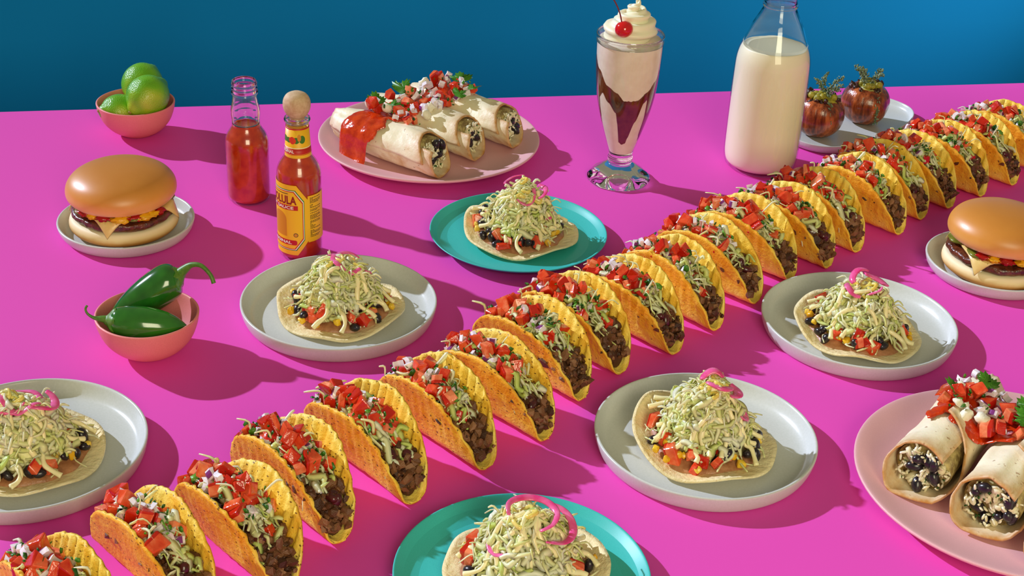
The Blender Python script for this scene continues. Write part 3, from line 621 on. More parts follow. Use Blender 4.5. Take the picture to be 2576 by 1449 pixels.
# ------------------------------------------------------------------ burgers
def burger(c, label, rz, tilt, cheese_rot, seed):
    t = thing('cheeseburger', label, 'burger', (c[0], c[1], .042), (0, 0, rz), 'burgers on small plates'); g = random.Random(seed)
    def wob(a, z): return 1 + .018 * noise.noise(Vector((1.5 * math.cos(a), 1.5 * math.sin(a), z * 2 + seed)))
    MB().add(*lathe([(0, 0)] + sprof([(.42, 0), (.54, .025), (.592, .075), (.598, .125), (.58, .17), (.55, .188), (.5, .195)], 4) + [(0, .197)], 80, wob)).build('bottom_bun', 'bun_bottom', t)
    v, f = lathe([(0, .19)] + sprof([(.45, .19), (.53, .198), (.565, .225), (.568, .26), (.55, .29), (.48, .30)], 4) + [(0, .30)], 96)
    MB().add([(x * (1 + .05 * nz(x, y, z, 7)), y * (1 + .05 * nz(x, y, z, 7)), z + .018 * nz(x, y, seed, 12)) for x, y, z in v], f).build('patty', 'patty', t)
    n = 22; h = .43; v = []
    for lay in (0, 1):
        for i in range(n + 1):
            for j in range(n + 1):
                x, y = (i / n * 2 - 1) * h, (j / n * 2 - 1) * h; d = math.hypot(x, y); z = .316 + lay * .018
                if d > .50: z -= (d - .50) * 1.5; k = (.50 + (d - .50) * .62) / d; k = max(k, .0); x *= k * 1.10; y *= k * 1.10
                elif d > .0: k = 1 + .10 * d / .5; x *= k; y *= k
                v.append((x, y, z))
    f = []; N = (n + 1) ** 2
    for i in range(n):
        for j in range(n):
            a = i * (n + 1) + j; q = (a, a + 1, a + n + 2, a + n + 1); f.append(q[::-1]); f.append(tuple(p + N for p in q))
    for i in range(n):
        for a, b in ((i, i + 1), (n * (n + 1) + i, n * (n + 1) + i + 1), (i * (n + 1), (i + 1) * (n + 1)), (i * (n + 1) + n, (i + 1) * (n + 1) + n)): f.append((a, b, b + N, a + N))
    MB().add(v, f).build('cheese_slice', 'cheese', t, True, (0, 0, 0), (0, 0, cheese_rot))
    for a, r in ((-95, .40), (-60, .44), (-135, .42), (175, .43), (20, .42)):
        MB().add(*lathe([(0, .33), (.14, .33), (.15, .345), (.14, .36), (0, .36)], 28, lambda q, z: 1 + .04 * math.cos(5 * q))).build('pickle', 'pickle', t, True, (r * math.cos(a * D2R), r * math.sin(a * D2R), .002))
    for nm, m, spots in (('mustard', 'mustard', ((-112, .54, .05), (-78, .55, .07), (-50, .555, .07), (-40, .55, .05))), ('ketchup', 'ketchup', ((-98, .54, .06), (-62, .55, .05), (-30, .55, .05), (-125, .52, .06), (-72, .53, .05)))):
        b = MB()
        for i, (a, r, s) in enumerate(spots): b.add(*blob((r * math.cos(a * D2R), (r - .02) * math.sin(a * D2R), .358), (s * 1.5, s * 1.0, .034), 3, .7, 2.6, Euler((0, 0, a * D2R + 1.57)), i))
        b.build(nm, m, t)
    MB().add(*lathe([(0, .0)] + sprof([(.40, .0), (.525, .012), (.585, .06), (.604, .125), (.585, .205), (.52, .285), (.41, .345), (.26, .385), (.10, .40)], 5) + [(0, .401)], 96, wob)).build('top_bun', 'bun_top', t, True, (0, 0, .365), (tilt[0], tilt[1], 0))
burger((PG[0] - .02, PG[1] - .0), 'cheeseburger on the small plate at the left, cheese corner pointing to the viewer', 0, (.0, -.02), (-92 - 45 + 0) * D2R, 1)
burger((PH[0] + .02, PH[1] - .02), 'cheeseburger at the right edge, cheese corner hanging toward the left', 0, (-.03, .03), (-128 - 45) * D2R, 2)

# ------------------------------------------------------------------ tacos
TA, TB, RHO = .715, .78, .13
FAR = 1.03      # the far wall of each shell stands a little taller
def taco_cs(s, alpha):
    th0 = math.pi / 2 - alpha; s0 = RHO * th0; sg = 1 if s >= 0 else -1; q = abs(s)
    if q <= s0: a = q / RHO; return sg * RHO * math.sin(a), RHO * (1 - math.cos(a))
    e = q - s0; bow = .10 * e * e
    return sg * (RHO * math.sin(th0) + e * math.sin(alpha) - bow * .5), RHO * (1 - math.cos(th0)) + e * math.cos(alpha)
def taco_rim(x): return TB * math.sqrt(max(0, 1 - (x / TA) ** 2))
def shell_mesh(seed, alpha, ridge, mat='shell'):
    nx, ns = 96, 34; g = random.Random(seed); P = np.zeros((nx, ns, 3)); TH = .024
    for i in range(nx):
        u = -1 + 2 * i / (nx - 1); x = TA * math.sin(u * math.pi / 2 * .955)
        sm = taco_rim(x) * (1 + .03 * nz(x, seed, 0, 3)) + .014 * nz(x, seed, 1, 17)
        for j in range(ns):
            w = -1 + 2 * j / (ns - 1); s = sm * w * (FAR if w > 0 else .93); y, z = taco_cs(s, alpha)
            e = max(0, abs(s) - .2); wob = .03 * nz(x, s, seed, 2.2) * min(1, abs(s) / .3) + .006 * nz(x, s, seed, 14)
            rdg = ridge * .0035 * min(1, e / .15) * math.sin(2 * math.pi * (x * 1.0 + .06 * s) / .105)
            y += (wob + rdg) * (1 if s > 0 else -1); xx = x + .02 * nz(s, seed, 3, 2)
            P[i, j] = (xx, y, z + .012 * abs(nz(x, s, seed, 9)))
    du = np.gradient(P, axis=0); dv = np.gradient(P, axis=1); N = np.cross(du, dv); N /= np.linalg.norm(N, axis=2, keepdims=True) + 1e-9
    if N[nx // 2, ns // 2, 2] < 0: N = -N
    RG = np.zeros((nx, ns, 1))
    for i in range(nx):
        for j in range(ns):
            w = abs(-1 + 2 * j / (ns - 1)); RG[i, j, 0] = ridge * .010 * max(0, min(1, (w - .3) / .2)) * math.sin(2 * math.pi * P[i, j, 0] / .105)
    I = P + N * (TH + RG); v = [tuple(p) for p in P.reshape(-1, 3)] + [tuple(p) for p in I.reshape(-1, 3)]; o = nx * ns; f = []
    for i in range(nx - 1):
        for j in range(ns - 1):
            a = i * ns + j; q = (a, a + 1, a + ns + 1, a + ns); f.append(q); f.append(tuple(p + o for p in q[::-1]))
    edge = [i * ns for i in range(nx)] + [(nx - 1) * ns + j for j in range(1, ns)] + [i * ns + ns - 1 for i in range(nx - 2, -1, -1)] + [j for j in range(ns - 2, 0, -1)]
    for a, b in zip(edge, edge[1:] + edge[:1]): f.append((a, b, b + o, a + o))
    mb = MB().add(v, f); mb.a = [.1] * o + [.9] * o; return mb.mesh('shell', mat)
ALPH = [.30, .25, .33, .28, .23]
SHELLS = [shell_mesh(i + 1 + j, ALPH[i], (1, .9, .75, 1, .35)[i], m) for j, m in ((0, 'shell'), (20, 'shell_plain')) for i in range(5)]
def ribbon(mb, g, pts, w, val, thick=.006, up=None):
    c = [Vector(p) for p in curve(pts, 3)]; m = len(c); v = []; f = []
    N = Vector(up) if up else Vector((g.uniform(-1, 1), g.uniform(-1, 1), g.uniform(.3, 1)))
    for i, p in enumerate(c):
        t = (c[min(i + 1, m - 1)] - c[max(i - 1, 0)]).normalized(); s = t.cross(N)
        if s.length < 1e-4: s = t.cross(Vector((1, .3, 0)))
        s.normalize(); N = s.cross(t); k = w * (.45 + .55 * math.sin(math.pi * min(1, max(0, .12 + .8 * i / (m - 1))))) * .5
        v += [p + s * k, p + N * thick, p - s * k, p - N * thick]
    for i in range(m - 1):
        for j in range(4): f.append((i * 4 + j, i * 4 + (j + 1) % 4, i * 4 + 4 + (j + 1) % 4, i * 4 + 4 + j))
    f.append((3, 2, 1, 0)); f.append(tuple((m - 1) * 4 + j for j in range(4)))
    mb.add(v, f, val)
def taco_fill_variant(seed, alpha):
    """returns meshes for beef, lettuce, herb flecks and spots for the diced pieces"""
    g = random.Random(seed); beef = MB(); nx = 26; nt = 9; ring = []
    def half(z):
        lo, hi = 0, TB
        for _ in range(18):
            m = (lo + hi) / 2
            if taco_cs(m, alpha)[1] < z: lo = m
            else: hi = m
        return max(0.01, taco_cs(lo, alpha)[0] - .062)
    def rz(x): return taco_cs(taco_rim(x), alpha)[1]
    def hb(x): return .05 + (rz(x) - .03) * (.50 if x < .2 else .50 + .16 * min(1, (x - .2) / .3))
    v = []; f = []
    for i in range(nx):
        x = (-.86 + 1.76 * i / (nx - 1)) * TA; h = max(.06, hb(x)); hw = half(h)
        row = [(x, -hw + 2 * hw * j / (nt - 1), h + .03 * nz(x, j, seed, 6)) for j in range(nt)] + [(x, hw * .97 * math.cos(math.pi * j / (nt - 1)) , .04 + max(0, (h - .04)) * (1 - math.sin(math.pi * j / (nt - 1)))) for j in range(1, nt - 1)]
        v += row
    m = len(row)
    for i in range(nx - 1):
        for j in range(m): f.append((i * m + j, i * m + (j + 1) % m, (i + 1) * m + (j + 1) % m, (i + 1) * m + j))
    f.append(tuple(range(m))[::-1]); f.append(tuple((nx - 1) * m + j for j in range(m)))
    beef.add(v, f, .1)  # core kept dark: shade in the gaps between crumbles, put into its colour
    for i in range(300):
        x = g.uniform(.15, .95) * TA if i > 40 else g.uniform(-.85, .1) * TA; h = max(.05, hb(x)); hw = half(h) + .03; y = g.uniform(-1, 1) * hw
        s = g.uniform(.012, .03) if i % 3 else g.uniform(.035, .055); beef.add(*blob((x + g.uniform(-.01, .03), y, h + g.uniform(-.03, .03)), (s * 1.1, s * .9, s * .8), 1, .9, 3, reuler(g), i), g.random())
    let = MB()
    for i in range(120):
        x = g.gauss(.16, .30) * TA; x = max(-.82 * TA, min(.70 * TA, x)); zt = rz(x); hw = half(zt * .78)
        y = g.uniform(-1, 1) * hw * .85; z = zt * g.uniform(.60, .88) + .02 - y * .12; L = g.uniform(.1, .26); a = g.uniform(0, 6.28); d = Vector((math.cos(a), math.sin(a) * .6, g.uniform(-.25, .25))) * L
        if x > .22 * TA and g.random() < .6: d = Vector((.8, g.uniform(-.3, .3), -.55)) * L
        p = Vector((x, y, z)); k = Vector((g.uniform(-.04, .04), g.uniform(-.04, .04), g.uniform(0, .06)))
        ribbon(let, g, [p - d * .5, p - d * .15 + k, p + d * .2 - k * .4, p + d * .5], g.uniform(.022, .075), g.random() ** .9)
    for i in range(7):   # strays that stick out over the rim
        x = g.uniform(-.75, .55) * TA; p = Vector((x, g.uniform(-.2, .2), rz(x) * .92)); d = Vector((g.uniform(-.8, .5), g.uniform(-.5, .5), g.uniform(.2, .8))).normalized() * g.uniform(.12, .24)
        ribbon(let, g, [p, p + d * .5 + Vector((.02, .02, .03)), p + d + Vector((g.uniform(-.06, .06), 0, -.05))], g.uniform(.018, .035), g.uniform(.5, 1))
    for i in range(3):
        p = Vector((g.uniform(.3, .5) * TA, g.uniform(-.14, .14), rz(.4 * TA) * .7)); d = Vector((.24, g.uniform(-.12, .12), -.2)); ribbon(let, g, [p, p + d * .5 + Vector((0, .03, .05)), p + d], .022, g.uniform(.5, 1))
    spots = []
    def top(x, y):
        hw = max(.05, half(rz(x) * .85)); return rz(x) * .79 + .06 * (1 - min(1, (y / hw) ** 2)) - y * .22
    for layer, cnt in ((0, 30), (1, 12)):
        tries = 0; c = 0
        while c < cnt and tries < 900:
            tries += 1; x = g.uniform(-.86, .42) * TA if layer == 0 else g.uniform(-.65, .2) * TA; hw = half(rz(x) * .85); y = g.uniform(-.85, .85 if layer == 0 else .2) * hw * (1.0 if layer == 0 else .7)
            p = Vector((x, y, top(x, y) + layer * .075 + g.uniform(-.02, .02)))
            if all((p - q).length > (.084) for q, *_ in spots):
                spots.append((p, 'tomato' if g.random() < .54 else 'onion', reuler(g), g.uniform(.85, 1.2))); c += 1
    for _ in range(g.randint(1, 3)):   # dropped a little lower toward the front
        x = g.uniform(.4, .75) * TA; spots.append((Vector((x, g.uniform(-.6, .6) * half(hb(x)), hb(x) + .04)), g.choice(['tomato', 'onion']), reuler(g), .9))
    kid = [(Vector((x, g.uniform(-.6, .6) * half(hb(x)), hb(x) + .015)), reuler(g)) for x in [g.uniform(.35, .82) * TA for _ in range(g.choice((0, 2, 3, 3)))]]
    herb = MB()
    for i in range(75):
        x = g.uniform(-.85, .5) * TA; hw = half(rz(x) * .8); y = g.uniform(-1, 1) * hw; herb.add(*leaf_bit(g, (x, y, top(x, y) + g.uniform(.0, .12)), g.uniform(.022, .06) if i > 5 else .09), g.random())
    return beef.mesh('ground_beef', 'beef', False), let.mesh('shredded_lettuce', 'lettuce'), herb.mesh('chopped_cilantro', 'cilantro'), spots, kid
NV = 10
FILL = [taco_fill_variant(100 + i, ALPH[i % 5]) for i in range(NV)]
# front tips of the folds on the table
TIPS = [(-2.68, 7.60), (-2.17, 8.23), (-1.62, 8.62), (-1.30, 9.29), (-.74, 9.90), (-.15, 10.40), (.36, 10.92), (.69, 11.57), (1.09, 12.09), (1.65, 12.53), (2.10, 13.0), (2.58, 13.62), (3.04, 14.20), (3.51, 14.56), (3.92, 15.0), (4.50, 15.46), (4.87, 15.96), (5.29, 16.30), (5.79, 16.71), (6.29, 17.09), (6.78, 17.5)]
YAW = [-45, -45, -46, -47, -45, -45, -41, -44, -45, -43, -46, -42, -40, -42, -44, -46, -44, -44, -44, -43, -44]
ORD = ['first', 'second', 'third', 'fourth', 'fifth', 'sixth', 'seventh', 'eighth', 'ninth', 'tenth', 'eleventh', 'twelfth', 'thirteenth', 'fourteenth', 'fifteenth', 'sixteenth', 'seventeenth', 'eighteenth', 'nineteenth', 'twentieth', 'twenty-first']
gt = random.Random(11)
for i, (tx, ty) in enumerate(TIPS):
    yw = YAW[i] * D2R; vi = (i * 3 + 1) % NV; si = vi % 5
    cx, cy = tx - math.cos(yw) * TA * .97, ty - math.sin(yw) * TA * .97
    lab = 'crunchy corn taco with beef and fresh salsa, %s from the lower left end' % ORD[i]
    if i == 0: lab = 'crunchy corn taco cut off at the lower left corner, first of the row'
    if i == 20: lab = 'crunchy corn taco cut off by the right edge, last of the row'
    t = thing('taco', lab, 'taco', (cx, cy, .022), ((-.13 if i in (2, 3) else gt.uniform(-.07, .01)), gt.uniform(-.03, .02), yw), 'tacos standing in the diagonal row')
    place('shell', SHELLS[si + (5 if i > 7 else 0)], t)
    b, l, h, spots, kid = FILL[vi]
    place('ground_beef', b, t, kind='stuff'); place('shredded_lettuce', l, t, kind='stuff')
    for p, kd, e, sc in spots:
        place(kd + '_piece', gt.choice(TOM if kd == 'tomato' else ONI), t, p, Euler((e.x + gt.uniform(-.5, .5), e.y, e.z)), sc)
    for p, e in kid: place('kidney_bean', gt.choice(KID), t, p, e)
    place('chopped_cilantro', h, t, kind='stuff')

# ------------------------------------------------------------------ tostadas
def tostada(c, zb, label, seed, H=.62, lift=(0, 0), off=(0, 0), n_let=420, onion='strips', crema=15, bare=None):
    g = random.Random(seed); t = thing('tostada', label, 'tostada', (c[0] + off[0], c[1] + off[1], zb), (0, 0, 0), 'tostadas on plates')
    R = .655
    def zt(x, y):
        r = math.hypot(x, y) / R; a = math.atan2(y, x)
        w = .035 * r ** 2 * math.sin(2 * a + seed) + .025 * r ** 3 * math.sin(5 * a + seed * 2) + .05 * r ** 3
        L = lift[0] * max(0, math.cos(a - lift[1])) ** 2 * r ** 2.2
        return max(0, max(0, w) + L + .008 * nz(x, y, seed, 5))
    nr, na = 18, 96; v = []; f = []
    for lay in (0, 1):
        for i in range(nr + 1):
            for j in range(na):
                a = 2 * math.pi * j / na; rr = R * i / nr * (1 + .025 * nz(math.cos(a), math.sin(a), seed, 2.0)); x, y = rr * math.cos(a), rr * math.sin(a)
                v.append((x, y, zt(x, y) + lay * .022))
    o = (nr + 1) * na
    for i in range(nr):
        for j in range(na):
            k2 = (j + 1) % na; q = (i * na + j, i * na + k2, (i + 1) * na + k2, (i + 1) * na + j); f.append(q[::-1]); f.append(tuple(p + o for p in q))
    for j in range(na): k2 = (j + 1) % na; f.append((nr * na + j, nr * na + k2, nr * na + k2 + o, nr * na + j + o))
    MB().add(v, f).build('tortilla', 'tortilla', t)
    # refried beans
    def rb(a): return .50 * (1 + .09 * nz(math.cos(a), math.sin(a), seed + 9, 2.5))
    nr2, na2 = 14, 80; v = []; f = []
    for lay in (0, 1):
        for i in range(nr2 + 1):
            for j in range(na2):
                a = 2 * math.pi * j / na2; q = i / nr2; rr = rb(a) * q; x, y = rr * math.cos(a), rr * math.sin(a)
                z = zt(x, y) + .02 + (lay * (.005 + .085 * (1 - q ** 6) * (1 + .45 * nz(x, y, seed, 9))))
                v.append((x, y, z))
    o = (nr2 + 1) * na2
    for i in range(nr2):
        for j in range(na2):
            k2 = (j + 1) % na2; q = (i * na2 + j, i * na2 + k2, (i + 1) * na2 + k2, (i + 1) * na2 + j); f.append(q[::-1]); f.append(tuple(p + o for p in q))
    for j in range(na2): k2 = (j + 1) % na2; f.append((nr2 * na2 + j, nr2 * na2 + k2, nr2 * na2 + k2 + o, nr2 * na2 + j + o))
    MB().add(v, f).build('refried_beans', 'refried', t)
    RM = .41
    def surf(x, y):
        r = math.hypot(x, y); q = r / RM
        b = zt(x, y) + .09
        if q < 1: return b + (H - .11) * (1 - q ** 2.2) * (1 + .42 * nz(x, y, seed, 4.2)) + .02
        return max(zt(x, y) + .03, b - (q - 1) * .3)
    v, fs = lathe([(0, .06)] + [(RM * .93 * q, .06) for q in (.5, 1)] + [(RM * .93 * q, 0) for q in (.9, .8, .7, .6, .5, .4, .3, .2, .1)] + [(0, .01)], 48)
    vv = [(x, y, zt(x, y) + .06 if z > .05 else surf(x, y) - .025 - .02 * abs(nz(x, y, 3, 14))) for x, y, z in v]
    MB().add(vv, fs).build('lettuce_mound', 'lettuce_core', t, kind='stuff')
    for kind, meshes, cnt, r0, r1 in (('black_bean', BEAN, 30, .30, .50), ('corn_kernel', CORN, 30, .31, .53), ('tomato_piece', TOM, 14, .32, .50)):
        for i in range(cnt):
            a = g.uniform(0, 6.28); r = g.uniform(r0, r1); x, y = r * math.cos(a), r * math.sin(a)
            z = zt(x, y) + .11 + max(0, (.46 - r)) * .55 + g.uniform(-.015, .02); z = z if r < .48 else zt(x, y) + .08
            place(kind, g.choice(meshes), t, (x, y, z), reuler(g), g.uniform(.85, 1.15) * (1.0 if kind != 'corn_kernel' else 1.15))
    let = MB()
    for i in range(n_let):
        r = RM * math.sqrt(g.random()) * .98; a = g.uniform(0, 6.28); x, y = r * math.cos(a), r * math.sin(a); L = g.uniform(.09, .26)
        out = Vector((math.cos(a), math.sin(a), 0)); tan = Vector((-math.sin(a), math.cos(a), 0)); m = g.uniform(-1, 1)
        d = (out * g.uniform(-1, 1) + tan * m); d = d.normalized() if d.length > .01 else tan
        e = .02; nr_ = Vector(((surf(x - e, y) - surf(x + e, y)) / (2 * e), (surf(x, y - e) - surf(x, y + e)) / (2 * e), 1)).normalized()
        t1 = nr_.cross(tan).normalized(); an = g.uniform(0, 6.28); d = tan * math.cos(an) + t1 * math.sin(an) * (.8 if r > .15 else 1); b = nr_.cross(d); p0 = Vector((x, y, surf(x, y) + .0)) + nr_ * g.uniform(-.02, .035)
        cv = g.uniform(-.35, .35) * L; pts = [p0 + d * (q * L) + b * (cv * (1 - 4 * q * q) + g.uniform(-.012, .012)) + nr_ * (g.uniform(0, .045) - abs(q) * .04) for q in (-.5, -.25, 0, .25, .5)]
        ribbon(let, g, pts, g.uniform(.024, .075), min(1, g.random() ** .8), .006, nr_ + Vector((g.uniform(-.5, .5), g.uniform(-.5, .5), g.uniform(-.5, .5))))
    for i in range(50):   # loose ends that stand away from the mound
        r = RM * g.uniform(.1, .95); a = g.uniform(0, 6.28); p = Vector((r * math.cos(a), r * math.sin(a), 0)); p.z = surf(p.x, p.y)
        out = Vector((math.cos(a), math.sin(a), g.uniform(-.2, .9))).normalized() * g.uniform(.08, .2)
        ribbon(let, g, [p, p + out * .5 + Vector((g.uniform(-.03, .03), g.uniform(-.03, .03), .03)), p + out + Vector((0, 0, -.04))], g.uniform(.016, .038), g.uniform(.3, 1))
    for i in range(16):   # strands drooping over the toppings
        a = g.uniform(0, 6.28); pts = []
        for q in (.36, .44, .50, .55 + g.uniform(-.02, .06)):
            aa = a + g.uniform(-.12, .12); x, y = q * math.cos(aa), q * math.sin(aa); pts.append((x, y, max(surf(x, y), zt(x, y) + .12 - (q - .4) * .5) + .03))
        ribbon(let, g, pts, g.uniform(.016, .03), g.uniform(.4, 1))
    let.build('shredded_lettuce', 'lettuce', t, kind='stuff')
    cr = MB()
    for i in range(crema):
        a = (i + g.uniform(-.3, .3)) / crema * 2 * math.pi; pts = []; rs = []; r0 = g.uniform(.03, .22); r1 = g.uniform(.42, .60); n = 9; ph = g.uniform(0, 6)
        for k2 in range(n):
            q = k2 / (n - 1); r = r0 + (r1 - r0) * q; aa = a + .05 / max(r, .1) * math.sin(ph + q * 9) * .9; x, y = r * math.cos(aa), r * math.sin(aa)
            zz = surf(x, y) if r < .40 else max(zt(x, y) + .045, zt(x, y) + .19 - (r - .40) * .85)
            pts.append((x, y, zz + .055 - .022 * q)); rs.append(g.uniform(.018, .028))
        rs[-1] = .026
        cr.add(*tube(curve(pts, 4), [max(.01, r[0]) for r in curve([(r,) for r in rs], 4)], 8))
    pts = [(.2 * math.sin(k2 * 1.3) * (1 + .2 * g.random()), .16 * math.cos(k2 * 2.1), 0) for k2 in range(9)]
    cr.add(*tube(curve([(x, y, surf(x, y) + .045) for x, y, _ in pts], 5), .016, 8)); cr.build('crema_drizzle', 'crema', t)
    for i in range(6):
        a = g.uniform(0, 6.28); r = g.uniform(.0, .2); x, y = r * math.cos(a), r * math.sin(a)
        v, f = lathe([(.03, 0), (.055, .004), (.06, .02), (.052, .036), (.03, .034), (.026, .018), (.03, 0)], 14, lambda q, z: 1 + .12 * math.cos(3 * q + i))
        MB().add(v, f).build('pepper_slice', 'yellow_pepper', t, True, (x, y, surf(x, y) + .035), (g.uniform(-.7, .7), g.uniform(-.7, .7), 0))
    for spec in onion:
        # (cx, cy, radius, a0, a1, tilt, width)
        ox, oy, rad, a0, a1, tl, wd = spec; pts = []; n = 9
        for k2 in range(n):
            aa = (a0 + (a1 - a0) * k2 / (n - 1)) * D2R; x, y = ox + rad * math.cos(aa), oy + rad * math.sin(aa) * .9
            zz = surf(x, y) + .075 if tl is None else surf(ox, oy) * .5 + surf(x, y) * .5 + .08 + .35 * tl * rad * (1 + math.sin(aa))
            pts.append((x, y, max(zz, surf(x, y) + .06)))
        b = MB(); c3 = curve(pts, 3); m = len(c3); b.add(*tube(c3, [wd * 1.15 * (.35 + .65 * math.sin(math.pi * (.1 + .8 * q / (m - 1)))) for q in range(m)], 8, .38)); b.build('pickled_onion', 'pink_onion', t)
    return t
ZW, ZT_ = .044, .044
tostada(PB, ZW, 'tostada with cabbage mound and pink onions, in front of the labelled sauce bottle', 21, .60, (.06, 2.6), (.02, -.01), onion=[(.08, .0, .15, 120, 330, None, .028), (.10, .06, .14, 60, 250, .4, .026), (.16, .02, .13, -40, 110, None, .03), (-.14, -.28, .5, 75, 118, None, .02)], crema=13)
tostada(PA, ZT_, 'tostada on the turquoise plate in the middle, pink onion strip poking left', 22, .53, (.10, 3.0), (.03, .03), onion=[(-.05, .05, .16, 70, 190, .5, .022), (.0, -.06, .12, -120, 20, None, .035), (.10, -.02, .15, -60, 60, .3, .028), (.2, -.1, .12, -60, 20, None, .026)], crema=16)
tostada(PD, ZW, 'tostada with its left edge curling up, on the white plate lower right of centre', 23, .64, (.20, 2.75), (-.01, -.04), onion=[(.02, .02, .10, 30, 170, .5, .04), (.06, .0, .12, -150, -20, .2, .042), (.12, -.02, .12, -70, 60, .3, .04), (.2, -.05, .13, -60, 40, None, .03)], crema=16)
tostada(PE, ZW, 'tostada topped with upright pink onion slivers, below the right-hand burger', 24, .55, (.16, 2.7), (-.03, -.12), onion=[(.0, .02, .13, 70, 200, 1.1, .04), (.08, .03, .16, 10, 110, .4, .042), (-.04, -.02, .14, 150, 260, .2, .035), (.05, -.05, .10, -120, -10, None, .03)], crema=13)
tostada(PF_, ZW, 'tostada with curled pink onion rings, cut off by the left edge', 25, .55, (.05, -1.2), (.0, -.06), onion=[(.02, .0, .17, 150, 350, None, .032), (.12, .02, .16, -100, 70, .5, .034), (.0, .06, .14, -30, 130, .3, .03), (-.1, .0, .2, 200, 330, None, .03)], crema=17, n_let=460)
tostada(PC, ZT_, 'tostada with large pink onion loops, on the turquoise plate at the bottom edge', 26, .62, (.08, .2), (.03, .06), onion=[(.02, -.05, .19, -70, 200, .3, .026), (.13, -.06, .21, -90, 80, .2, .028), (.02, .04, .08, 30, 150, None, .024), (-.10, -.1, .2, 170, 260, None, .024)], crema=16, n_let=460)

# ------------------------------------------------------------------ burritos
def burrito_radius(x, L):
    q = (x + L / 2) / L; return .42 + .58 * min(1, q / .28) ** .7 if q < .28 else 1 + .10 * max(0, (q - .6) / .4) ** 1.5
def burrito(c, rz, L, r, label, seed, group, zb, a0=2.2, mirror=1, flap=0):
    g = random.Random(seed); t = thing('burrito', label, 'burrito', (c[0], c[1], zb), (0, 0, rz), group)
    nx, na = 46, 64; P = np.zeros((nx, na, 3)); turn = 2 * math.pi + .75
    for i in range(nx):
        u = i / (nx - 1)
        for j in range(na):
            w = j / (na - 1); a = mirror * (a0 + turn * w); rr = r * (.93 + .13 * w)
            xe = L / 2 - .10 - .16 * math.cos(mirror * a - 1.2) + (.20 * max(0, 1 - w / .28) if w < .28 else 0) + .02 * nz(w * 9, seed, 0, 1)
            if flap: xe -= flap * max(0, (w - .74) / .26) ** 1.2; rr *= 1 + .30 * max(0, (w - .88) / .12) * max(0, (u - .6) / .4)
            x = -L / 2 + (xe + L / 2) * u; k = burrito_radius(x, L)
            y = rr * k * math.cos(a) * 1.06; z = rr * (.55 * k + .45) * math.sin(a) * .9
            z = r * .86 + z; z += .026 * nz(x, math.cos(a), seed, 2.4) + .012 * nz(x, math.sin(a), seed, 7); y += .024 * nz(x, math.sin(a), seed + 5, 2.4)
            z = max(z, .004 + .01 * w); P[i, j] = (x, y, z)
    du = np.gradient(P, axis=0); dv = np.gradient(P, axis=1); N = np.cross(du, dv); N /= np.linalg.norm(N, axis=2, keepdims=True) + 1e-9
    ctr = np.array([0, 0, r * .86]); 
    if np.sum(N[nx // 2, na // 2] * (P[nx // 2, na // 2] - ctr)) > 0: N = -N
    I = P + N * .02; v = [tuple(p) for p in P.reshape(-1, 3)] + [tuple(p) for p in I.reshape(-1, 3)]; o = nx * na; f = []
    for i in range(nx - 1):
        for j in range(na - 1):
            q = i * na + j; fc = (q, q + 1, q + na + 1, q + na); f.append(fc); f.append(tuple(p + o for p in fc[::-1]))
    edge = [i * na for i in range(nx)] + [(nx - 1) * na + j for j in range(1, na)] + [i * na + na - 1 for i in range(nx - 2, -1, -1)] + [j for j in range(na - 2, 0, -1)]
    for a, b in zip(edge, edge[1:] + edge[:1]): f.append((a, b, b + o, a + o))
    mb = MB().add(v, f); mb.a = [max((i / (nx - 1)) ** 14, .55 * (1 - min(1, i / 4)), (.8 * max(0, 1 - j / 4))) for i in range(nx) for j in range(na)] * 2; mb.build('tortilla', 'flour', t)
    core = MB(); nx2, na2 = 20, 28; v = []; f = []
    for i in range(nx2):
        u = i / (nx2 - 1); x = -L / 2 + .08 + (L - .26) * u; k = burrito_radius(x, L)
        for j in range(na2):
            a = 2 * math.pi * j / na2; v.append((x, r * .84 * k * math.cos(a), max(.03, r * .86 + r * .74 * k * math.sin(a))))
    for i in range(nx2 - 1):
        for j in range(na2): k2 = (j + 1) % na2; f.append((i * na2 + j, i * na2 + k2, (i + 1) * na2 + k2, (i + 1) * na2 + j))
    c0 = len(v); v.append((-L / 2 + .06, 0, r * .8)); v.append((L / 2 - .13, 0, r * .8))
    for j in range(na2): k2 = (j + 1) % na2; f.append((c0, k2, j)); f.append((c0 + 1, (nx2 - 1) * na2 + j, (nx2 - 1) * na2 + k2))
    core.add(v, f); core.build('filling', 'filling', t, kind='stuff')
    rice = MB(); xo = L / 2 - .15
    for i in range(120):
        a = g.uniform(0, 6.28); q = math.sqrt(g.random()) * r * .84; p = (xo + g.uniform(-.04, .07), q * math.cos(a), max(.04, r * .84 + q * .85 * math.sin(a)))
        rice.add(*blob(p, (.042, .014, .013), 1, 0, 1, reuler(g)), g.random())
    for i in range(14):
        a = g.uniform(0, 6.28); q = math.sqrt(g.random()) * r * .7; rice.add(*blob((xo + .02, q * math.cos(a), max(.05, r * .84 + q * .8 * math.sin(a))), (.07, .04, .035), 1, .4, 3, reuler(g), i), g.uniform(0, .4))
    rice.build('rice', 'rice', t, kind='stuff')
    for i in range(9):
        a = g.uniform(0, 6.28); q = math.sqrt(g.random()) * r * .72; place('black_bean', g.choice(BEAN), t, (xo + g.uniform(0, .06), q * math.cos(a), max(.06, r * .84 + q * .8 * math.sin(a))), reuler(g), 1.15)
    herb = MB()
    for i in range(26):
        a = g.uniform(0, 6.28); q = math.sqrt(g.random()) * r * .8; herb.add(*leaf_bit(g, (xo + .05, q * math.cos(a), max(.06, r * .84 + q * .8 * math.sin(a))), .03), .1)
    herb.build('herb_flecks', 'cilantro', t, kind='stuff')
    return (c, rz, L, r, zb)
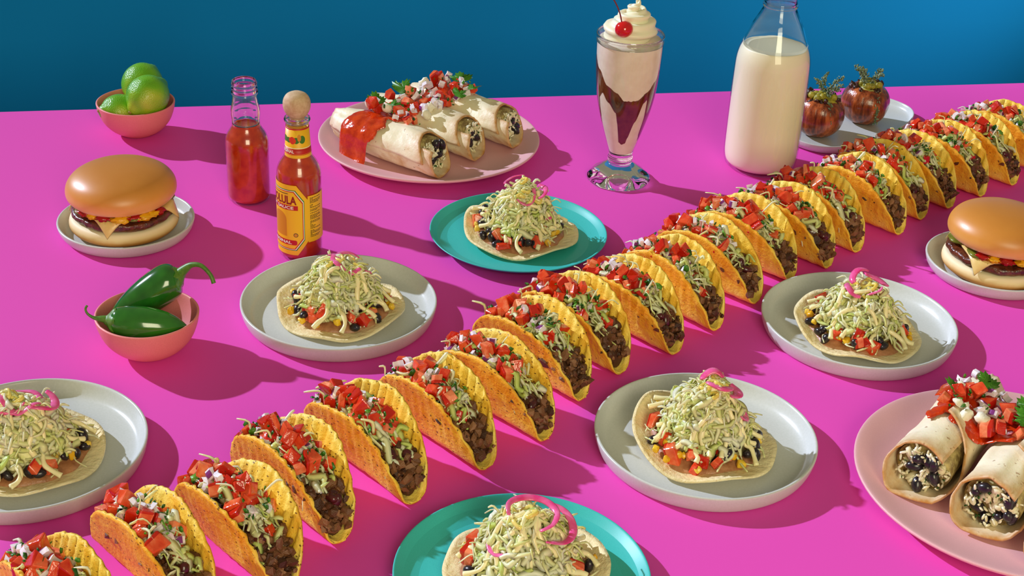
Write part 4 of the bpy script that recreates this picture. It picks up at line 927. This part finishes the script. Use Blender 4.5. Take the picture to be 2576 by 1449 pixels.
def heap(center, rz, rolls, zb, names, seed, bands, spots_n, leaves, group, pud=()):
    """red sauce draped over the rolls plus the salsa heaped on it. Local frame: +X along rolls"""
    g = random.Random(seed); cr, sr = math.cos(rz), math.sin(rz)
    def world(x, y): return center[0] + x * cr - y * sr, center[1] + x * sr + y * cr
    def height(x, y):
        X, Y = world(x, y); h = .05
        for (c, r0, L, r, z0) in rolls:
            dx, dy = X - c[0], Y - c[1]; lx = dx * math.cos(r0) + dy * math.sin(r0); ly = -dx * math.sin(r0) + dy * math.cos(r0)
            k = burrito_radius(lx, L) if -L / 2 < lx < L / 2 - .05 else 0
            if k and abs(ly) < r * k * 1.1: h = max(h, r * .86 + r * 1.02 * (.55 * k + .45) * .9 * math.sqrt(max(0, 1 - (ly / (r * k * 1.12)) ** 2)) + (zb - .001))
        return h
    def hs(x, y): return max(height(x + a, y + b) - .05 * (a * a + b * b) / .01 for a in (-.07, 0, .07) for b in (-.07, 0, .07))
    t = thing('salsa_topping', names[0], 'topping', (center[0], center[1], 0), (0, 0, rz), group)
    st = .02; cells = {}; x0, x1, y0, y1 = bands
    nx, ny = int((x1 - x0) / st), int((y1 - y0) / st); vid = {}; v = []; f = []
    def inside(x, y):
        m = .13 * nz(x, y, seed, 3) + .09 * nz(x, y, seed, 8); return ((x0 + .12 + m < x < x1 - .12 + m * 1.4) and (max(y0 + .1, -1.0) + m < y < y1 - .1 + m)) or any(((x - px) / (pr + m)) ** 2 + ((y - py) / (pr * .7 + m * .6)) ** 2 < 1 for px, py, pr in pud)
    def vert(i, j, lay):
        if (i, j, lay) not in vid:
            x, y = x0 + i * st, y0 + j * st; vid[(i, j, lay)] = len(v); v.append((x, y, hs(x, y) + (.03 + .026 * nz(x, y, seed, 9) if lay else .0)))
        return vid[(i, j, lay)]
    ins = {(i, j): inside(x0 + (i + .5) * st, y0 + (j + .5) * st) for i in range(nx) for j in range(ny)}
    for (i, j), q in ins.items():
        if not q: continue
        f.append(tuple(vert(a, b, 1) for a, b in ((i, j), (i + 1, j), (i + 1, j + 1), (i, j + 1))))
        for (di, dj), (a, b) in (((-1, 0), ((i, j), (i, j + 1))), ((1, 0), ((i + 1, j), (i + 1, j + 1))), ((0, -1), ((i, j), (i + 1, j))), ((0, 1), ((i, j + 1), (i + 1, j + 1)))):
            if not ins.get((i + di, j + dj), False): f.append((vert(*a, 1), vert(*b, 1), vert(*b, 0), vert(*a, 0)))
    so = MB().add(v, f).build('red_sauce', 'red_sauce', t); bm = bmesh.new(); bm.from_mesh(so.data)
    for _ in range(2): bmesh.ops.smooth_vert(bm, verts=bm.verts, factor=.5, use_axis_x=True, use_axis_y=True, use_axis_z=True)
    bm.to_mesh(so.data); bm.free()
    placed = []
    sx0, sx1, sy0, sy1 = spots_n[1:]
    n = 0; tries = 0
    while n < spots_n[0] and tries < 3000:
        tries += 1; x, y = g.uniform(sx0, sx1), g.uniform(sy0, sy1); lay = g.choice((0, 0, 1)); p = Vector((x, y, hs(x, y) + .06 + lay * .07))
        if all((p - q).length > .085 for q in placed):
            placed.append(p); n += 1; kd = g.random()
            if kd < .46: place('tomato_piece', g.choice(TOM), t, p, reuler(g), g.uniform(.8, 1.15))
            elif kd < .78: place('onion_piece', g.choice(ONI), t, p, reuler(g), g.uniform(.9, 1.3))
            else: place('cheese_crumble', g.choice(CRUMB), t, p - Vector((0, 0, .02)), reuler(g), g.uniform(.7, 1.4))
    hb = MB()
    for i in range(90):
        x, y = g.uniform(sx0, sx1), g.uniform(sy0, sy1); hb.add(*leaf_bit(g, (x, y, hs(x, y) + g.uniform(.06, .17)), g.uniform(.025, .06)), g.random())
    hb.build('chopped_cilantro', 'cilantro', t, kind='stuff')
    for (x, y, s, a, tl) in leaves:
        place('cilantro_leaf', g.choice(LEAF), t, (x, y, hs(x, y) + .13), (.5 + tl, g.uniform(-.3, .3), a - rz), s * .95)
def bcenter(A, B): return ((A[0] + B[0]) / 2, (A[1] + B[1]) / 2)
rz1 = -35 * D2R
ZP = .085
rolls1 = []
for A, B, lab, sd in (((-2.36, 17.36), (-.92, 16.40), 'front burrito on the back platter, nearest the viewer', 31), ((-1.92, 17.97), (-.53, 16.98), 'middle burrito on the back platter, between two others', 32), ((-1.47, 18.40), (-.04, 17.44), 'rear burrito on the back platter, farthest from the viewer', 33)):
    rolls1.append(burrito(bcenter(A, B), rz1, 1.72, .268, lab, sd, 'burritos on the back platter', ZP, 2.4))
heap((-1.22, 17.40), rz1, rolls1, ZP, ['salsa, red sauce and cilantro heaped over burritos on the back platter'], 41, (-.62, .12, -1.40, .85), (84, -.50, .20, -.62, .88), [(-.36, -.52, .19, .5, .2), (-.36, -.06, .22, -.5, .3), (.14, .45, .17, -.9, -.2), (-.02, .80, .22, .4, -.2), (.22, .62, .18, -1.2, -.3), (-.12, -.50, .15, -.3, .1), (-.02, -.46, .13, .9, 0)], 'salsa toppings', [(-.30, -1.02, .22)])
rz2 = math.atan2(-.82, -.57)
rolls2 = []
for A, B, lab, sd in (((4.50, 11.64), (3.52, 10.22), 'left burrito on the corner platter, open end spilling rice and beans', 34), ((5.03, 11.21), (3.93, 9.72), 'middle burrito on the corner platter, folded flap pointing up', 35), ((5.48, 10.68), (4.42, 9.24), 'right burrito on the corner platter, cut off by the frame', 36)):
    rolls2.append(burrito(bcenter(A, B), rz2, 1.74, .275, lab, sd, 'burritos on the corner platter', ZP, .85, 1, .38))
heap((4.46, 10.50), rz2, rolls2, ZP, ['salsa, red sauce and cilantro heaped over burritos on the corner platter'], 42, (-.60, .26, -.95, .95), (80, -.55, .10, -.75, .72), [(-.40, -.48, .19, .3, .0), (-.22, -.02, .22, -.4, .1), (-.02, .06, .24, .5, -.1), (-.10, -.66, .17, .9, .2), (-.35, .35, .18, -.8, .1)], 'salsa toppings')
